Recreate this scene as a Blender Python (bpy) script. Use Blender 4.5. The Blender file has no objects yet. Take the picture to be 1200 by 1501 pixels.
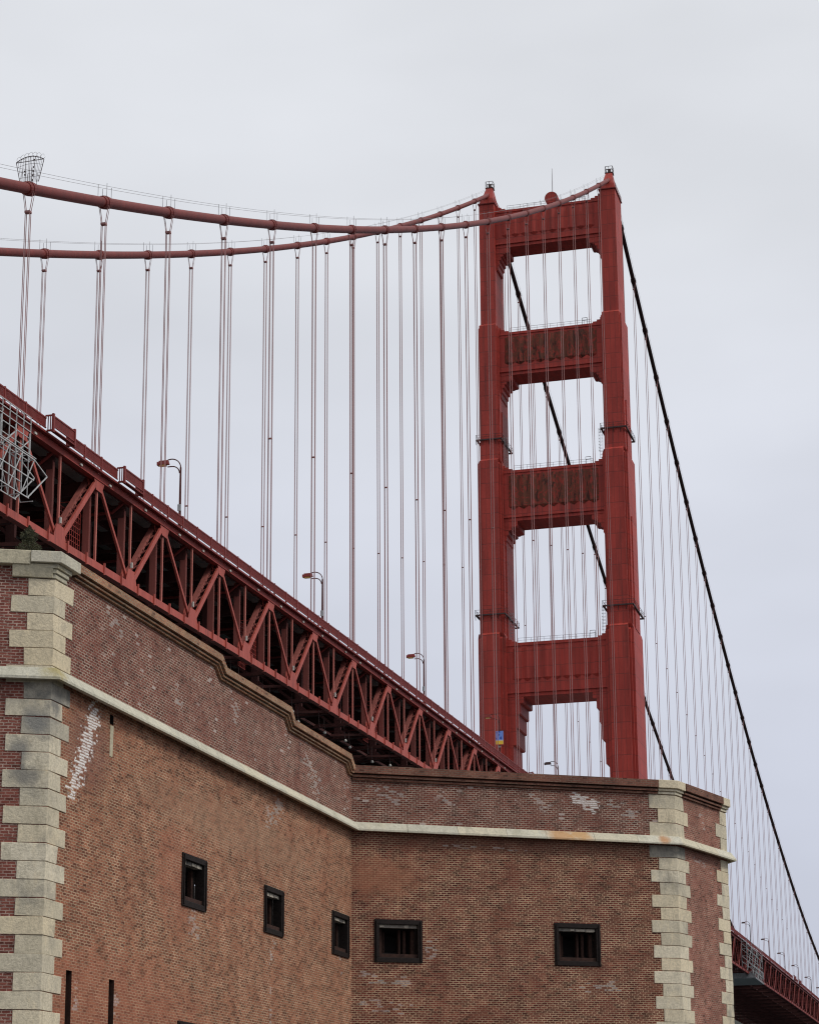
import bpy, bmesh, math, random
from math import radians, sin, cos, tan, pi, sqrt, floor
from mathutils import Vector, Matrix
random.seed(7)
SC = bpy.context.scene
COL = SC.collection

# ------------------------------------------------------------------ camera
CAMP = Vector((86.82, -439.288, 6.045))
YAW, PITCH, ROLL, FPX = -0.26655, 0.25256, -0.00698, 3187.77
fw = Vector((sin(YAW)*cos(PITCH), cos(YAW)*cos(PITCH), sin(PITCH)))
rt = Vector((cos(YAW), -sin(YAW), 0)); up = rt.cross(fw)
rt2 = rt*cos(ROLL) + up*sin(ROLL); up2 = -rt*sin(ROLL) + up*cos(ROLL)
cam = bpy.data.cameras.new('camera'); camo = bpy.data.objects.new('camera', cam); COL.objects.link(camo)
M = Matrix((rt2, up2, -fw)).transposed().to_4x4(); M.translation = CAMP
camo.matrix_world = M
cam.sensor_fit = 'VERTICAL'; cam.sensor_height = 24.0
cam.lens = FPX*24.0/1501.0
cam.shift_y = 172.3/1501.0
cam.clip_start = 0.5; cam.clip_end = 20000
SC.camera = camo

# ------------------------------------------------------------------ world and sun
SUN_EL, SUN_AZ = radians(46), radians(3)      # azimuth measured from east towards south
sdir = Vector((cos(SUN_EL)*cos(SUN_AZ), -cos(SUN_EL)*sin(SUN_AZ), sin(SUN_EL)))
W = bpy.data.worlds.new('World'); SC.world = W; W.use_nodes = True
nt = W.node_tree; nt.nodes.clear()
def N(nt, t, **k):
    n = nt.nodes.new(t)
    for a, b in k.items(): setattr(n, a, b)
    return n
out = N(nt, 'ShaderNodeOutputWorld'); bg = N(nt, 'ShaderNodeBackground'); bg.inputs[1].default_value = 0.1
sky = N(nt, 'ShaderNodeTexSky', sky_type='NISHITA', sun_disc=False)
sky.sun_elevation = SUN_EL; sky.sun_rotation = math.atan2(sdir.x, sdir.y)
sky.air_density = 1.0; sky.dust_density = 3.0
tc = N(nt, 'ShaderNodeTexCoord'); sep = N(nt, 'ShaderNodeSeparateXYZ'); nt.links.new(tc.outputs['Generated'], sep.inputs[0])
rmp = N(nt, 'ShaderNodeValToRGB'); cr = rmp.color_ramp
cr.elements[0].position = 0.0; cr.elements[0].color = (5.6, 5.9, 7.05, 1)
cr.elements[1].position = 1.0; cr.elements[1].color = (12.5, 12.7, 13.2, 1)
for p_, c_ in ((0.16, (6.2, 6.5, 7.55, 1)), (0.30, (7.0, 7.25, 8.05, 1)), (0.42, (7.65, 7.85, 8.3, 1)), (0.6, (8.6, 8.8, 9.2, 1))):
    e = cr.elements.new(p_); e.color = c_
nt.links.new(sep.outputs[2], rmp.inputs[0])
mp = N(nt, 'ShaderNodeMapping'); mp.inputs['Scale'].default_value = (1, 1, 2.6); nt.links.new(tc.outputs['Generated'], mp.inputs[0])
nz = N(nt, 'ShaderNodeTexNoise'); nz.inputs['Scale'].default_value = 3.2; nz.inputs['Detail'].default_value = 4; nz.inputs['Roughness'].default_value = .5
nt.links.new(mp.outputs[0], nz.inputs['Vector'])
mr = N(nt, 'ShaderNodeMapRange'); mr.inputs[1].default_value = .3; mr.inputs[2].default_value = .7; mr.inputs[3].default_value = .91; mr.inputs[4].default_value = 1.07
nt.links.new(nz.outputs[0], mr.inputs[0])
vm = N(nt, 'ShaderNodeVectorMath', operation='SCALE'); nt.links.new(rmp.outputs[0], vm.inputs[0]); nt.links.new(mr.outputs[0], vm.inputs['Scale'])
mx = N(nt, 'ShaderNodeMix', data_type='RGBA'); mx.inputs[0].default_value = .94
nt.links.new(sky.outputs[0], mx.inputs[6]); nt.links.new(vm.outputs[0], mx.inputs[7])
nt.links.new(mx.outputs[2], bg.inputs[0]); nt.links.new(bg.outputs[0], out.inputs[0])
sun = bpy.data.lights.new('sun', 'SUN'); sun.energy = 1.5; sun.angle = radians(14); sun.color = (1, .96, .9)
so = bpy.data.objects.new('sun', sun); COL.objects.link(so); so.rotation_euler = (-sdir).to_track_quat('-Z', 'Y').to_euler(); so.location = (200, -300, 400)
SC.view_settings.view_transform = 'Standard'; SC.view_settings.look = 'None'; SC.view_settings.gamma = 1
SC.view_settings.exposure = 0.0; SC.view_settings.use_curve_mapping = False
SC.render.engine = 'CYCLES'; SC.cycles.pixel_filter_type = 'BLACKMAN_HARRIS'; SC.cycles.filter_width = 1.15

# ------------------------------------------------------------------ helpers
class MB:
    """collects geometry, then links it as one mesh object"""
    def __init__(s): s.v = []; s.f = []; s.uv = []; s.tint = []
    def face(s, pts, uv=None, tint=.5):
        b = len(s.v); s.v += [tuple(p) for p in pts]; s.f.append(tuple(range(b, b+len(pts))))
        s.uv.append(uv or [(0, 0)]*len(pts)); s.tint.append(tint)
    def hexa(s, p, tint=.5):   # p: 8 corners, bottom 4 then top 4 (counter-clockwise from above)
        b = len(s.v); s.v += [tuple(q) for q in p]
        for q in ((3,2,1,0), (4,5,6,7), (0,1,5,4), (1,2,6,5), (2,3,7,6), (3,0,4,7)):
            s.f.append(tuple(b+i for i in q)); s.uv.append([(0, 0)]*4); s.tint.append(tint)
    def box(s, x0, x1, y0, y1, z0, z1, tint=.5):
        s.hexa([(x0,y0,z0),(x1,y0,z0),(x1,y1,z0),(x0,y1,z0),(x0,y0,z1),(x1,y0,z1),(x1,y1,z1),(x0,y1,z1)], tint)
    def frus(s, x0, x1, y0, y1, z0, X0, X1, Y0, Y1, z1):
        s.hexa([(x0,y0,z0),(x1,y0,z0),(x1,y1,z0),(x0,y1,z0),(X0,Y0,z1),(X1,Y0,z1),(X1,Y1,z1),(X0,Y1,z1)])
    def bar(s, a, b, w, h=None, ref=(1, 0, 0), tint=.5):  # w across ref axis, h along the other
        a = Vector(a); b = Vector(b); h = h or w; d = (b-a)
        if d.length < 1e-6: return
        d.normalize(); r = Vector(ref); u = r - d*r.dot(d)
        if u.length < 1e-3: r = Vector((0, 1, 0)); u = r - d*r.dot(d)
        u.normalize(); v = d.cross(u); u *= w/2; v *= h/2
        s.hexa([a-u-v, a+u-v, a+u+v, a-u+v, b-u-v, b+u-v, b+u+v, b-u+v], tint)
    def tube(s, pts, r, n=6, cap=True):
        pts = [Vector(p) for p in pts]; rings = []; R = r if isinstance(r, (list, tuple)) else [r]*len(pts)
        for i, p in enumerate(pts):
            d = (pts[min(i+1, len(pts)-1)] - pts[max(i-1, 0)]).normalized()
            u = d.cross(Vector((0, 0, 1)));
            if u.length < .05: u = d.cross(Vector((0, 1, 0)))
            u.normalize(); v = u.cross(d)
            b = len(s.v)
            for k in range(n):
                a = 2*pi*k/n; s.v.append(tuple(p + (u*cos(a)+v*sin(a))*R[i]))
            rings.append(b)
        for i in range(len(rings)-1):
            for k in range(n):
                a, b = rings[i], rings[i+1]; k2 = (k+1) % n
                s.f.append((a+k, b+k, b+k2, a+k2)); s.uv.append([(0, 0)]*4); s.tint.append(.5)
        if cap:
            for b, rev in ((rings[0], 1), (rings[-1], 0)):
                f = tuple(b+k for k in range(n)); s.f.append(f[::-1] if rev else f); s.uv.append([(0, 0)]*n); s.tint.append(.5)
    def build(s, name, mat, parent=None, smooth=False, bevel=0, fixn=True):
        me = bpy.data.meshes.new(name); me.from_pydata(s.v, [], s.f); me.materials.append(mat)
        uvl = me.uv_layers.new(name='UVMap'); tl = me.attributes.new('tint', 'FLOAT', 'FACE')
        i = 0
        for f in s.uv:
            for c in f: uvl.data[i].uv = c; i += 1
        tl.data.foreach_set('value', s.tint)
        if fixn:
            bm = bmesh.new(); bm.from_mesh(me); bmesh.ops.recalc_face_normals(bm, faces=bm.faces); bm.to_mesh(me); bm.free()
        if smooth:
            for p in me.polygons: p.use_smooth = True
        o = bpy.data.objects.new(name, me); COL.objects.link(o)
        if parent: o.parent = parent
        if bevel:
            m = o.modifiers.new('bevel', 'BEVEL'); m.width = bevel; m.segments = 1; m.limit_method = 'ANGLE'
        return o
def tag(o, label=None, cat=None, group=None, kind=None):
    if label: o['label'] = label
    if cat: o['category'] = cat
    if group: o['group'] = group
    if kind: o['kind'] = kind
    return o
def empty(name, loc, label, cat, group=None):
    o = bpy.data.objects.new(name, None); COL.objects.link(o); o.empty_display_size = .5
    ORG[o.name] = Vector(loc)
    return tag(o, label, cat, group)
ORG = {}
def settle():
    """all parts are modelled in world space: give each root its base position and shift its parts back"""
    for o in list(COL.objects):
        if o.name in ORG:
            v = ORG[o.name]; o.location = v
            for c in [c for c in COL.objects if c.parent is o]:
                c.location = Vector(c.location) - v

# ------------------------------------------------------------------ materials
def mat(name, rough=.6):
    m = bpy.data.materials.new(name); m.use_nodes = True; t = m.node_tree
    b = t.nodes['Principled BSDF']; b.inputs['Roughness'].default_value = rough; b.inputs['Specular IOR Level'].default_value = .22
    return m, t, b
class E:
    """tiny expression builder over math nodes"""
    def __init__(s, t): s.t = t
    def m(s, op, a, b=None, c=None):
        n = s.t.nodes.new('ShaderNodeMath'); n.operation = op
        for i, x in enumerate((a, b, c)):
            if x is None: continue
            if isinstance(x, (int, float)): n.inputs[i].default_value = x
            else: s.t.links.new(x, n.inputs[i])
        return n.outputs[0]
    def noise(s, vec, scale, detail=3, rough=.5, dist=0):
        n = s.t.nodes.new('ShaderNodeTexNoise'); n.inputs['Scale'].default_value = scale; n.inputs['Detail'].default_value = detail
        n.inputs['Roughness'].default_value = rough; n.inputs['Distortion'].default_value = dist
        s.t.links.new(vec, n.inputs['Vector']); return n.outputs[0]
    def mapping(s, vec, sc=(1, 1, 1), loc=(0, 0, 0), rot=(0, 0, 0)):
        n = s.t.nodes.new('ShaderNodeMapping'); n.inputs['Scale'].default_value = sc; n.inputs['Location'].default_value = loc; n.inputs['Rotation'].default_value = rot
        s.t.links.new(vec, n.inputs[0]); return n.outputs[0]
    def mix(s, f, a, b, mode='MIX'):
        n = s.t.nodes.new('ShaderNodeMix'); n.data_type = 'RGBA'; n.blend_type = mode
        for i, x in ((0, f), (6, a), (7, b)):
            if isinstance(x, (int, float)): n.inputs[i].default_value = x if i == 0 else (x, x, x, 1)
            elif isinstance(x, tuple): n.inputs[i].default_value = (*x, 1)
            else: s.t.links.new(x, n.inputs[i])
        return n.outputs[2]
    def rng(s, v, a, b, c=0, d=1, smooth=False):
        n = s.t.nodes.new('ShaderNodeMapRange'); n.clamp = True
        if smooth: n.interpolation_type = 'SMOOTHSTEP'
        for i, x in enumerate((v, a, b, c, d)):
            if isinstance(x, (int, float)): n.inputs[i].default_value = x
            else: s.t.links.new(x, n.inputs[i])
        return n.outputs[0]
    def white(s, x, y, z=0):
        c = s.t.nodes.new('ShaderNodeCombineXYZ')
        for i, q in enumerate((x, y, z)):
            if isinstance(q, (int, float)): c.inputs[i].default_value = q
            else: s.t.links.new(q, c.inputs[i])
        n = s.t.nodes.new('ShaderNodeTexWhiteNoise'); n.noise_dimensions = '3D'; s.t.links.new(c.outputs[0], n.inputs[0]); return n
    def bump(s, h, dist, bsdf, strength=1):
        n = s.t.nodes.new('ShaderNodeBump'); n.inputs['Distance'].default_value = dist; n.inputs['Strength'].default_value = strength
        s.t.links.new(h, n.inputs['Height']); s.t.links.new(n.outputs[0], bsdf.inputs['Normal'])
    def pos(s):
        g = s.t.nodes.new('ShaderNodeNewGeometry'); return g.outputs['Position']

def brick_mat(name, bricks, mortar, mw=.3, headdark=.6, patches=(), pn=0, tone=.3, seed=0, warm_and_shade=None, pale=0, mortvar=.5):
    m, t, b = mat(name, .9); e = E(t)
    uvn = t.nodes.new('ShaderNodeUVMap'); uvn.uv_map = 'UVMap'; sp = t.nodes.new('ShaderNodeSeparateXYZ'); uv = uvn.outputs[0]
    wob = e.noise(uv, 7, 2)
    t.links.new(uv, sp.inputs[0]); u, v = sp.outputs[0], sp.outputs[1]
    v1 = e.m('MULTIPLY_ADD', wob, .022, v)
    vr = e.m('DIVIDE', v1, .0735); row = e.m('FLOOR', vr); fv = e.m('SUBTRACT', vr, row)
    odd = e.m('MODULO', row, 2)
    rj = e.white(row, 3.3, seed).outputs[0]
    u2 = e.m('ADD', e.m('MULTIPLY_ADD', odd, .105, u), e.m('MULTIPLY', rj, .03))
    cu = e.m('DIVIDE', u2, .21); cell = e.m('FLOOR', cu); fu = e.m('SUBTRACT', cu, cell)
    bid = cell
    wn = e.white(bid, row, seed); h1 = wn.outputs[0]
    head = e.m('GREATER_THAN', e.white(bid, row, seed+4.7).outputs[0], .55)
    h2 = e.white(row, bid, seed+9.1).outputs[0]
    # mortar mask, wobbling width
    fine = e.noise(uv, 26, 2)
    big = e.noise(e.mapping(uv, (1, 1, 1), (seed*3.1, seed*1.7, 0)), .55, 5, .62)
    mid = e.noise(e.mapping(uv, (1, 1.5, 1), (seed*5.1, seed, 0)), 2.2, 5, .65)
    mwv = e.m('MULTIPLY', mw, e.rng(fine, .3, .7, .55, 1.45))
    mh = e.m('LESS_THAN', fv, mwv)
    g = .05
    mvv = e.m('LESS_THAN', fu, e.m('MULTIPLY', mwv, .42))
    mort = e.m('MAXIMUM', mh, mvv)
    # brick colour
    rp = t.nodes.new('ShaderNodeValToRGB'); r = rp.color_ramp; r.interpolation = 'LINEAR'
    n = len(bricks)
    for i, c in enumerate(bricks):
        el = r.elements[i] if i < 2 else r.elements.new(.5)
        el.position = i/(n-1); el.color = (*c, 1)
    # sort out positions again (elements reorder on insert)
    for i, c in enumerate(bricks): r.elements[i].position = i/(n-1)
    for i, c in enumerate(bricks): r.elements[i].color = (*c, 1)
    sel = e.m('ADD', e.m('MULTIPLY', h1, .6), e.m('MULTIPLY', e.rng(big, .32, .68), .4)); t.links.new(sel, rp.inputs[0])
    col = rp.outputs[0]
    dk = e.m('MULTIPLY', head, e.m('MULTIPLY', e.m('LESS_THAN', h2, headdark), e.rng(mid, .3, .6, .35, .72)))
    col = e.mix(dk, col, e.mix(1, col, (.32, .3, .3), 'MULTIPLY'))
    mcol = e.mix(e.rng(mid, .35, .65), mortar, tuple(c*(1-mortvar) for c in mortar))
    # patches where the joints were washed out or smeared
    smear = e.rng(big, .42, .6)
    mort2 = e.m('MULTIPLY', mort, e.rng(e.noise(e.mapping(uv, (1, 1.3, 1), (seed+7, 0, 0)), .8, 4, .6), .36, .58, .5, 1))
    edge = e.m('MULTIPLY', e.m('SUBTRACT', 1, mort), e.m('MAXIMUM', e.m('GREATER_THAN', fv, .86), e.m('LESS_THAN', fv, e.m('ADD', mwv, .1))))  # joint shadow painted on as dark brick rims next to the mortar
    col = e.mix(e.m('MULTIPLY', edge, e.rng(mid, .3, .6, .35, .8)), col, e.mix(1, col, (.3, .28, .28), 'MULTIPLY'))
    col = e.mix(mort2, col, mcol)
    # tonal weathering
    tn = e.rng(e.noise(e.mapping(uv, (.9, .55, 1), (seed*2.2, 4, 0)), .9, 6, .65), .3, .7, 1-tone, 1+tone)
    vmn = t.nodes.new('ShaderNodeVectorMath'); vmn.operation = 'SCALE'; t.links.new(col, vmn.inputs[0]); t.links.new(tn, vmn.inputs['Scale']); col = vmn.outputs[0]
    # vertical run-off streaks
    stx = e.noise(e.mapping(uv, (3.2, .16, 1), (seed, 2, 0)), 1.4, 4, .6)
    col = e.mix(e.rng(stx, .6, .8, 0, .3), col, (mortar[0]*.8, mortar[1]*.72, mortar[2]*.62))
    col = e.mix(e.rng(stx, .24, .4, .25, 0), col, e.mix(1, col, (.55, .5, .48), 'MULTIPLY'))
    if warm_and_shade:
        for (cu_, cv_, ru, rv, wc, amt) in warm_and_shade:
            d = e.m('ADD', e.m('POWER', e.m('DIVIDE', e.m('SUBTRACT', u, cu_), ru), 2), e.m('POWER', e.m('DIVIDE', e.m('SUBTRACT', v, cv_), rv), 2))
            d = e.m('ADD', d, e.m('MULTIPLY', e.m('SUBTRACT', mid, .5), 2.4))
            col = e.mix(e.m('MULTIPLY', e.rng(d, 1.1, .2), amt), col, wc)
    if pn:
        sp1 = e.m('MULTIPLY', e.m('GREATER_THAN', h2, 1-pn*.3), e.rng(e.noise(e.mapping(uv, (1, 1, 1), (3, seed, 0)), 1.3, 3), .42, .58))
        col = e.mix(e.m('MULTIPLY', sp1, .55), col, (.62, .55, .5))
        pm = e.m('MULTIPLY', e.rng(e.noise(e.mapping(uv, (1, 1.2, 1), (seed*1.3+11, 0, 0)), 3.6, 6, .75), .64-pn, .70-pn), e.rng(fine, .45, .6))
        col = e.mix(e.m('MULTIPLY', pm, .3), col, (.62, .57, .53))
    # white salt bloom in its own places: (u0,v0,u1,v1,radius,strength)
    for (a0, b0, a1, b1, rad, amt) in patches:
        L2 = (a1-a0)**2+(b1-b0)**2+1e-6
        pu = e.m('SUBTRACT', u, a0); pv = e.m('SUBTRACT', v, b0)
        tt = e.rng(e.m('DIVIDE', e.m('ADD', e.m('MULTIPLY', pu, a1-a0), e.m('MULTIPLY', pv, b1-b0)), L2), 0, 1)
        dx = e.m('SUBTRACT', pu, e.m('MULTIPLY', tt, a1-a0)); dy = e.m('SUBTRACT', pv, e.m('MULTIPLY', tt, b1-b0))
        d = e.m('DIVIDE', e.m('SQRT', e.m('ADD', e.m('POWER', dx, 2), e.m('POWER', dy, 2))), rad)
        d = e.m('ADD', d, e.m('MULTIPLY', e.m('SUBTRACT', e.noise(uv, 6, 5, .75), .5), 2.4))
        k = e.rng(e.m('SUBTRACT', e.m('SUBTRACT', 1.15, d), e.m('MULTIPLY', h2, 1.0)), 0, .15)
        k = e.m('MULTIPLY', e.m('MULTIPLY', k, (1 if amt >= .75 else e.m('LESS_THAN', h1, amt*1.3))), e.m('MULTIPLY', 1 if amt >= .75 else .32, 1)) if amt < .75 else e.m('MULTIPLY', k, amt)
        k = e.m('MULTIPLY', k, e.m('MULTIPLY', e.m('SUBTRACT', 1, e.m('MULTIPLY', mh, .92)), e.rng(e.noise(uv, 21, 3, .7), .36, .5, .25, 1)))
        col = e.mix(k, col, (.80, .76, .72))
    t.links.new(col, b.inputs['Base Color'])
    hgt = e.m('ADD', e.m('MULTIPLY', e.m('SUBTRACT', 1, mort), .7), e.m('ADD', e.m('MULTIPLY', h1, .25), e.m('MULTIPLY', fine, .5)))
    e.bump(hgt, .012, b, .8)
    return m

def stone_mat(name, c1, c2, dark=(.16, .155, .14), dirt=.5, spots=None):
    m, t, b = mat(name, .85); e = E(t); P = e.pos()
    at = t.nodes.new('ShaderNodeAttribute'); at.attribute_name = 'tint'; ti = at.outputs['Fac']
    n1 = e.noise(P, 2.3, 6, .65); n2 = e.noise(P, 14, 5, .7); n3 = e.noise(e.mapping(P, (1, 1, 1), (5, 2, 9)), 1.1, 5, .6)
    col = e.mix(e.rng(e.m('ADD', e.m('MULTIPLY', ti, .7), e.m('MULTIPLY', n1, .5)), .25, .95), c1, c2)
    col = e.mix(e.rng(e.m('FRACT', e.m('MULTIPLY', ti, 7.31)), .5, .9, 0, .4), col, (c1[0]*.82, c1[1]*.84, c1[2]*.88))
    col = e.mix(e.rng(e.m('FRACT', e.m('MULTIPLY', ti, 13.7)), .6, .95, 0, .45), col, (c2[0]*1.0, c2[1]*.9, c2[2]*.74))
    col = e.mix(e.rng(n2, .38, .66, 0, .5), col, tuple(c*.58 for c in c1))
    nv = e.noise(e.mapping(P, (2.2, 2.2, .7), (1, 8, 3)), 1.8, 6, .75)
    col = e.mix(e.rng(nv, .52, .68, 0, .5), col, (c1[0]*.5, c1[1]*.5, c1[2]*.48))
    col = e.mix(e.rng(nv, .46, .34, 0, .35), col, (c2[0], c2[1]*.93, c2[2]*.8))
    dm = e.m('MULTIPLY', e.rng(e.m('ADD', n3, e.m('MULTIPLY', n1, .35)), .72, .9), dirt)
    dm = e.m('MAXIMUM', dm, e.m('MULTIPLY', e.rng(ti, .93, .97), e.rng(n1, .25, .6, .3, .9)))
    col = e.mix(dm, col, dark)
    if spots:
        for (c, r, sc) in spots:
            d = t.nodes.new('ShaderNodeVectorMath'); d.operation = 'DISTANCE'; t.links.new(P, d.inputs[0]); d.inputs[1].default_value = c
            k = e.rng(e.m('ADD', d.outputs['Value'], e.m('MULTIPLY', e.m('SUBTRACT', n1, .5), r*1.8)), r, r*.35)
            col = e.mix(e.m('MULTIPLY', k, .8), col, sc)
    t.links.new(col, b.inputs['Base Color'])
    e.bump(e.m('ADD', n2, e.m('MULTIPLY', n1, .6)), .03, b, .8)
    return m

def paint_mat(name, c, c2, rough=.55, streak=.5, sc=1.0, plates=None, grime=(.07, .03, .025)):
    m, t, b = mat(name, rough); e = E(t); P = e.pos()
    n1 = e.noise(e.mapping(P, (sc, sc, sc*.25)), .9, 6, .6); n2 = e.noise(P, 2.8*sc, 5, .7); n3 = e.noise(e.mapping(P, (sc*2.2, sc*2.2, sc*.12)), 1.5, 4, .6)
    col = e.mix(e.rng(n1, .3, .7), c, c2)
    col = e.mix(e.rng(n3, .52, .72, 0, streak), col, grime)
    col = e.mix(e.rng(n2, .58, .78, 0, .4), col, tuple(min(1, x*1.35+.03) for x in c))
    col = e.mix(e.rng(e.noise(e.mapping(P, (.25, .25, .1)), 1, 5, .7), .5, .7, 0, .45), col, tuple(x*.62 for x in c))
    if plates:
        sp = t.nodes.new('ShaderNodeSeparateXYZ'); t.links.new(P, sp.inputs[0])
        fz = e.m('FRACT', e.m('DIVIDE', sp.outputs[2], plates)); ln = e.m('LESS_THAN', fz, .05)
        cellv = e.white(e.m('FLOOR', e.m('DIVIDE', sp.outputs[2], plates)), e.m('FLOOR', e.m('DIVIDE', e.m('ADD', sp.outputs[0], 100), 1.07)), 0).outputs[0]
        vs = t.nodes.new('ShaderNodeVectorMath'); vs.operation = 'SCALE'; t.links.new(col, vs.inputs[0]); t.links.new(e.rng(cellv, 0, 1, .9, 1.1), vs.inputs['Scale'])
        fx = e.m('FRACT', e.m('DIVIDE', e.m('ADD', sp.outputs[0], 100), 1.07)); lx = e.m('LESS_THAN', fx, .09)
        col = e.mix(e.m('MULTIPLY', e.m('MAXIMUM', ln, lx), .42), vs.outputs[0], grime)
        e.bump(e.m('ADD', n2, e.m('MULTIPLY', ln, -1)), .03, b, .5)
    t.links.new(col, b.inputs['Base Color'])
    return m
RED = paint_mat('orange_red_paint', (.37, .056, .042), (.28, .046, .036), .6, .4, .8)
TOW = paint_mat('tower_paint', (.40, .05, .035), (.31, .039, .029), .6, .5, .35, plates=3.4)
CAB = paint_mat('cable_paint', (.19, .032, .026), (.14, .026, .022), .6, .5, 1.0)
MAROON = paint_mat('shaded_truss_paint', (.24, .045, .038), (.18, .038, .032), .7, .4, .3)  # main-span red darkened to paint in the shade of its dense lattice
CORAL = paint_mat('faded_coral_paint', (.45, .10, .074), (.35, .068, .05), .6, .5, 1.0)
POST = paint_mat('pale_post_paint', (.50, .17, .13), (.42, .10, .075), .6, .3, 1.2)  # paler, pinker red for the posts
BACK = paint_mat('lifted_inner_paint', (.34, .10, .08), (.27, .085, .07), .8, .5, .8)  # inner members painted lighter to stand in for the scarce light there
CABD = paint_mat('backlit_cable_paint', (.035, .014, .012), (.025, .012, .011), .7, .3, 1.0)  # backlit look of the main-span cable painted into its colour
RAIL = paint_mat('railing_paint', (.23, .035, .03), (.18, .03, .025), .6, .4, 1.0)
DARKU = paint_mat('shaded_underside_paint', (.10, .032, .028), (.045, .018, .016), .8, .6, .8)  # bridge paint darkened, under-deck shade put into its colour
INNER = paint_mat('under_deck_paint', (.30, .08, .065), (.22, .065, .055), .75, .6, .8)  # far-side bridge paint, tone lifted to stand in for missing light
ROPE = paint_mat('rope_paint', (.34, .17, .16), (.26, .12, .115), .6, .3, 1.0)
def plain(name, c, rough=.6, metal=0, var=.25, sc=3):
    m, t, b = mat(name, rough); e = E(t); n = e.noise(e.pos(), sc, 5, .65)
    t.links.new(e.mix(e.rng(n, .3, .7), c, tuple(x*(1-var) for x in c)), b.inputs['Base Color']); b.inputs['Metallic'].default_value = metal
    return m
WIRE = plain('dark_wire', (.07, .04, .038)); ROPEG = plain('grey_rope', (.22, .2, .2)); SCAF = plain('scaffold_tube', (.52, .52, .51), .5, 0, .3, 2); POLE = plain('pole_paint', (.09, .022, .018)); GREY = plain('galvanised_steel', (.36, .37, .37), .5, .0, .35, 2)
CONC = plain('deck_concrete', (.34, .3, .28), .9); PALE = plain('pale_fitting', (.65, .62, .55)); IRON = plain('black_iron', (.02, .013, .011), .75, .0, .7, 11)
WHITEP = plain('white_paint', (.7, .7, .68)); LENS = plain('lamp_lens', (.45, .25, .06), .3); BLACK = plain('near_black', (.015, .012, .011), .9)  # BLACK: near-black for port linings, scupper and shrub stem
MASK_ = None

# ================================================================== SETTING
def zt(t): return 71.325 - .01816*t - .00001*t*t          # top chord height, side span (t metres south of the tower)
def zm(y): return 71.325 + .0165*y - 1.5e-5*y*y            # the same over the main span
def dup_(y): return .40*min(1, max(0, (-y-112)/85)) if y < 0 else 0   # side-span camber
def deckz(y): return (zt(-y)+dup_(y)) if y < 0 else zm(y)
def lowz(y): return (zt(-y)+.2) if y < 0 else zm(y)
S, O = 15.24, -.384
def yk(k): return -(k*S + O)

m, t, b = mat('sea_water', .12); e = E(t)
b.inputs['Base Color'].default_value = (.012, .022, .024, 1)
e.bump(e.noise(e.mapping(e.pos(), (1, 1.6, 1)), .35, 6, .6), .6, b, .7); WATER = m
w = MB(); w.face([(-9000, -9000, 0), (9000, -9000, 0), (9000, 9000, 0), (-9000, 9000, 0)]); tag(w.build('water', WATER), kind='structure')
m, t, b = mat('asphalt', .9); e = E(t); n = e.noise(e.pos(), 6, 6, .7)
t.links.new(e.mix(n, (.045, .044, .042), (.075, .072, .068)), b.inputs['Base Color']); ASPH = m
g = MB(); pts = [(-200, -900), (110, -900), (112, -470), (104, -400), (92, -350), (60, -335), (-60, -330), (-200, -420)]
nq = len(pts); g.face([(x, y, 4.4) for x, y in pts])
for i in range(nq):
    (x0, y0), (x1, y1) = pts[i], pts[(i+1) % nq]; g.face([(x0, y0, -3), (x1, y1, -3), (x1, y1, 4.4), (x0, y0, 4.4)])
tag(g.build('ground', ASPH), kind='structure')

hm, t, b = mat('headland_scrub', .95); e = E(t); n = e.noise(e.mapping(e.pos(), (.02, .02, .02)), 1, 6, .6); t.links.new(e.mix(n, (.02, .022, .02), (.045, .045, .035)), b.inputs['Base Color'])
hl = MB(); hx = [-2600+i*100 for i in range(26)]
def hz(x, y): return 310*max(0, sin(max(0, min(1, (-(x)-60)/250))*pi/2))*max(0, sin((y-1700)/1800*pi))*(.85+.15*sin(x*.011+y*.004))
for xa, xb3 in zip(hx, hx[1:]):
    for j in range(12):
        y0_, y1_ = 1700+j*150, 1850+j*150
        hl.face([(xa, y0_, hz(xa, y0_)-.5), (xb3, y0_, hz(xb3, y0_)-.5), (xb3, y1_, hz(xb3, y1_)-.5), (xa, y1_, hz(xa, y1_)-.5)])
tag(hl.build('hills', hm), kind='structure')

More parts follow.
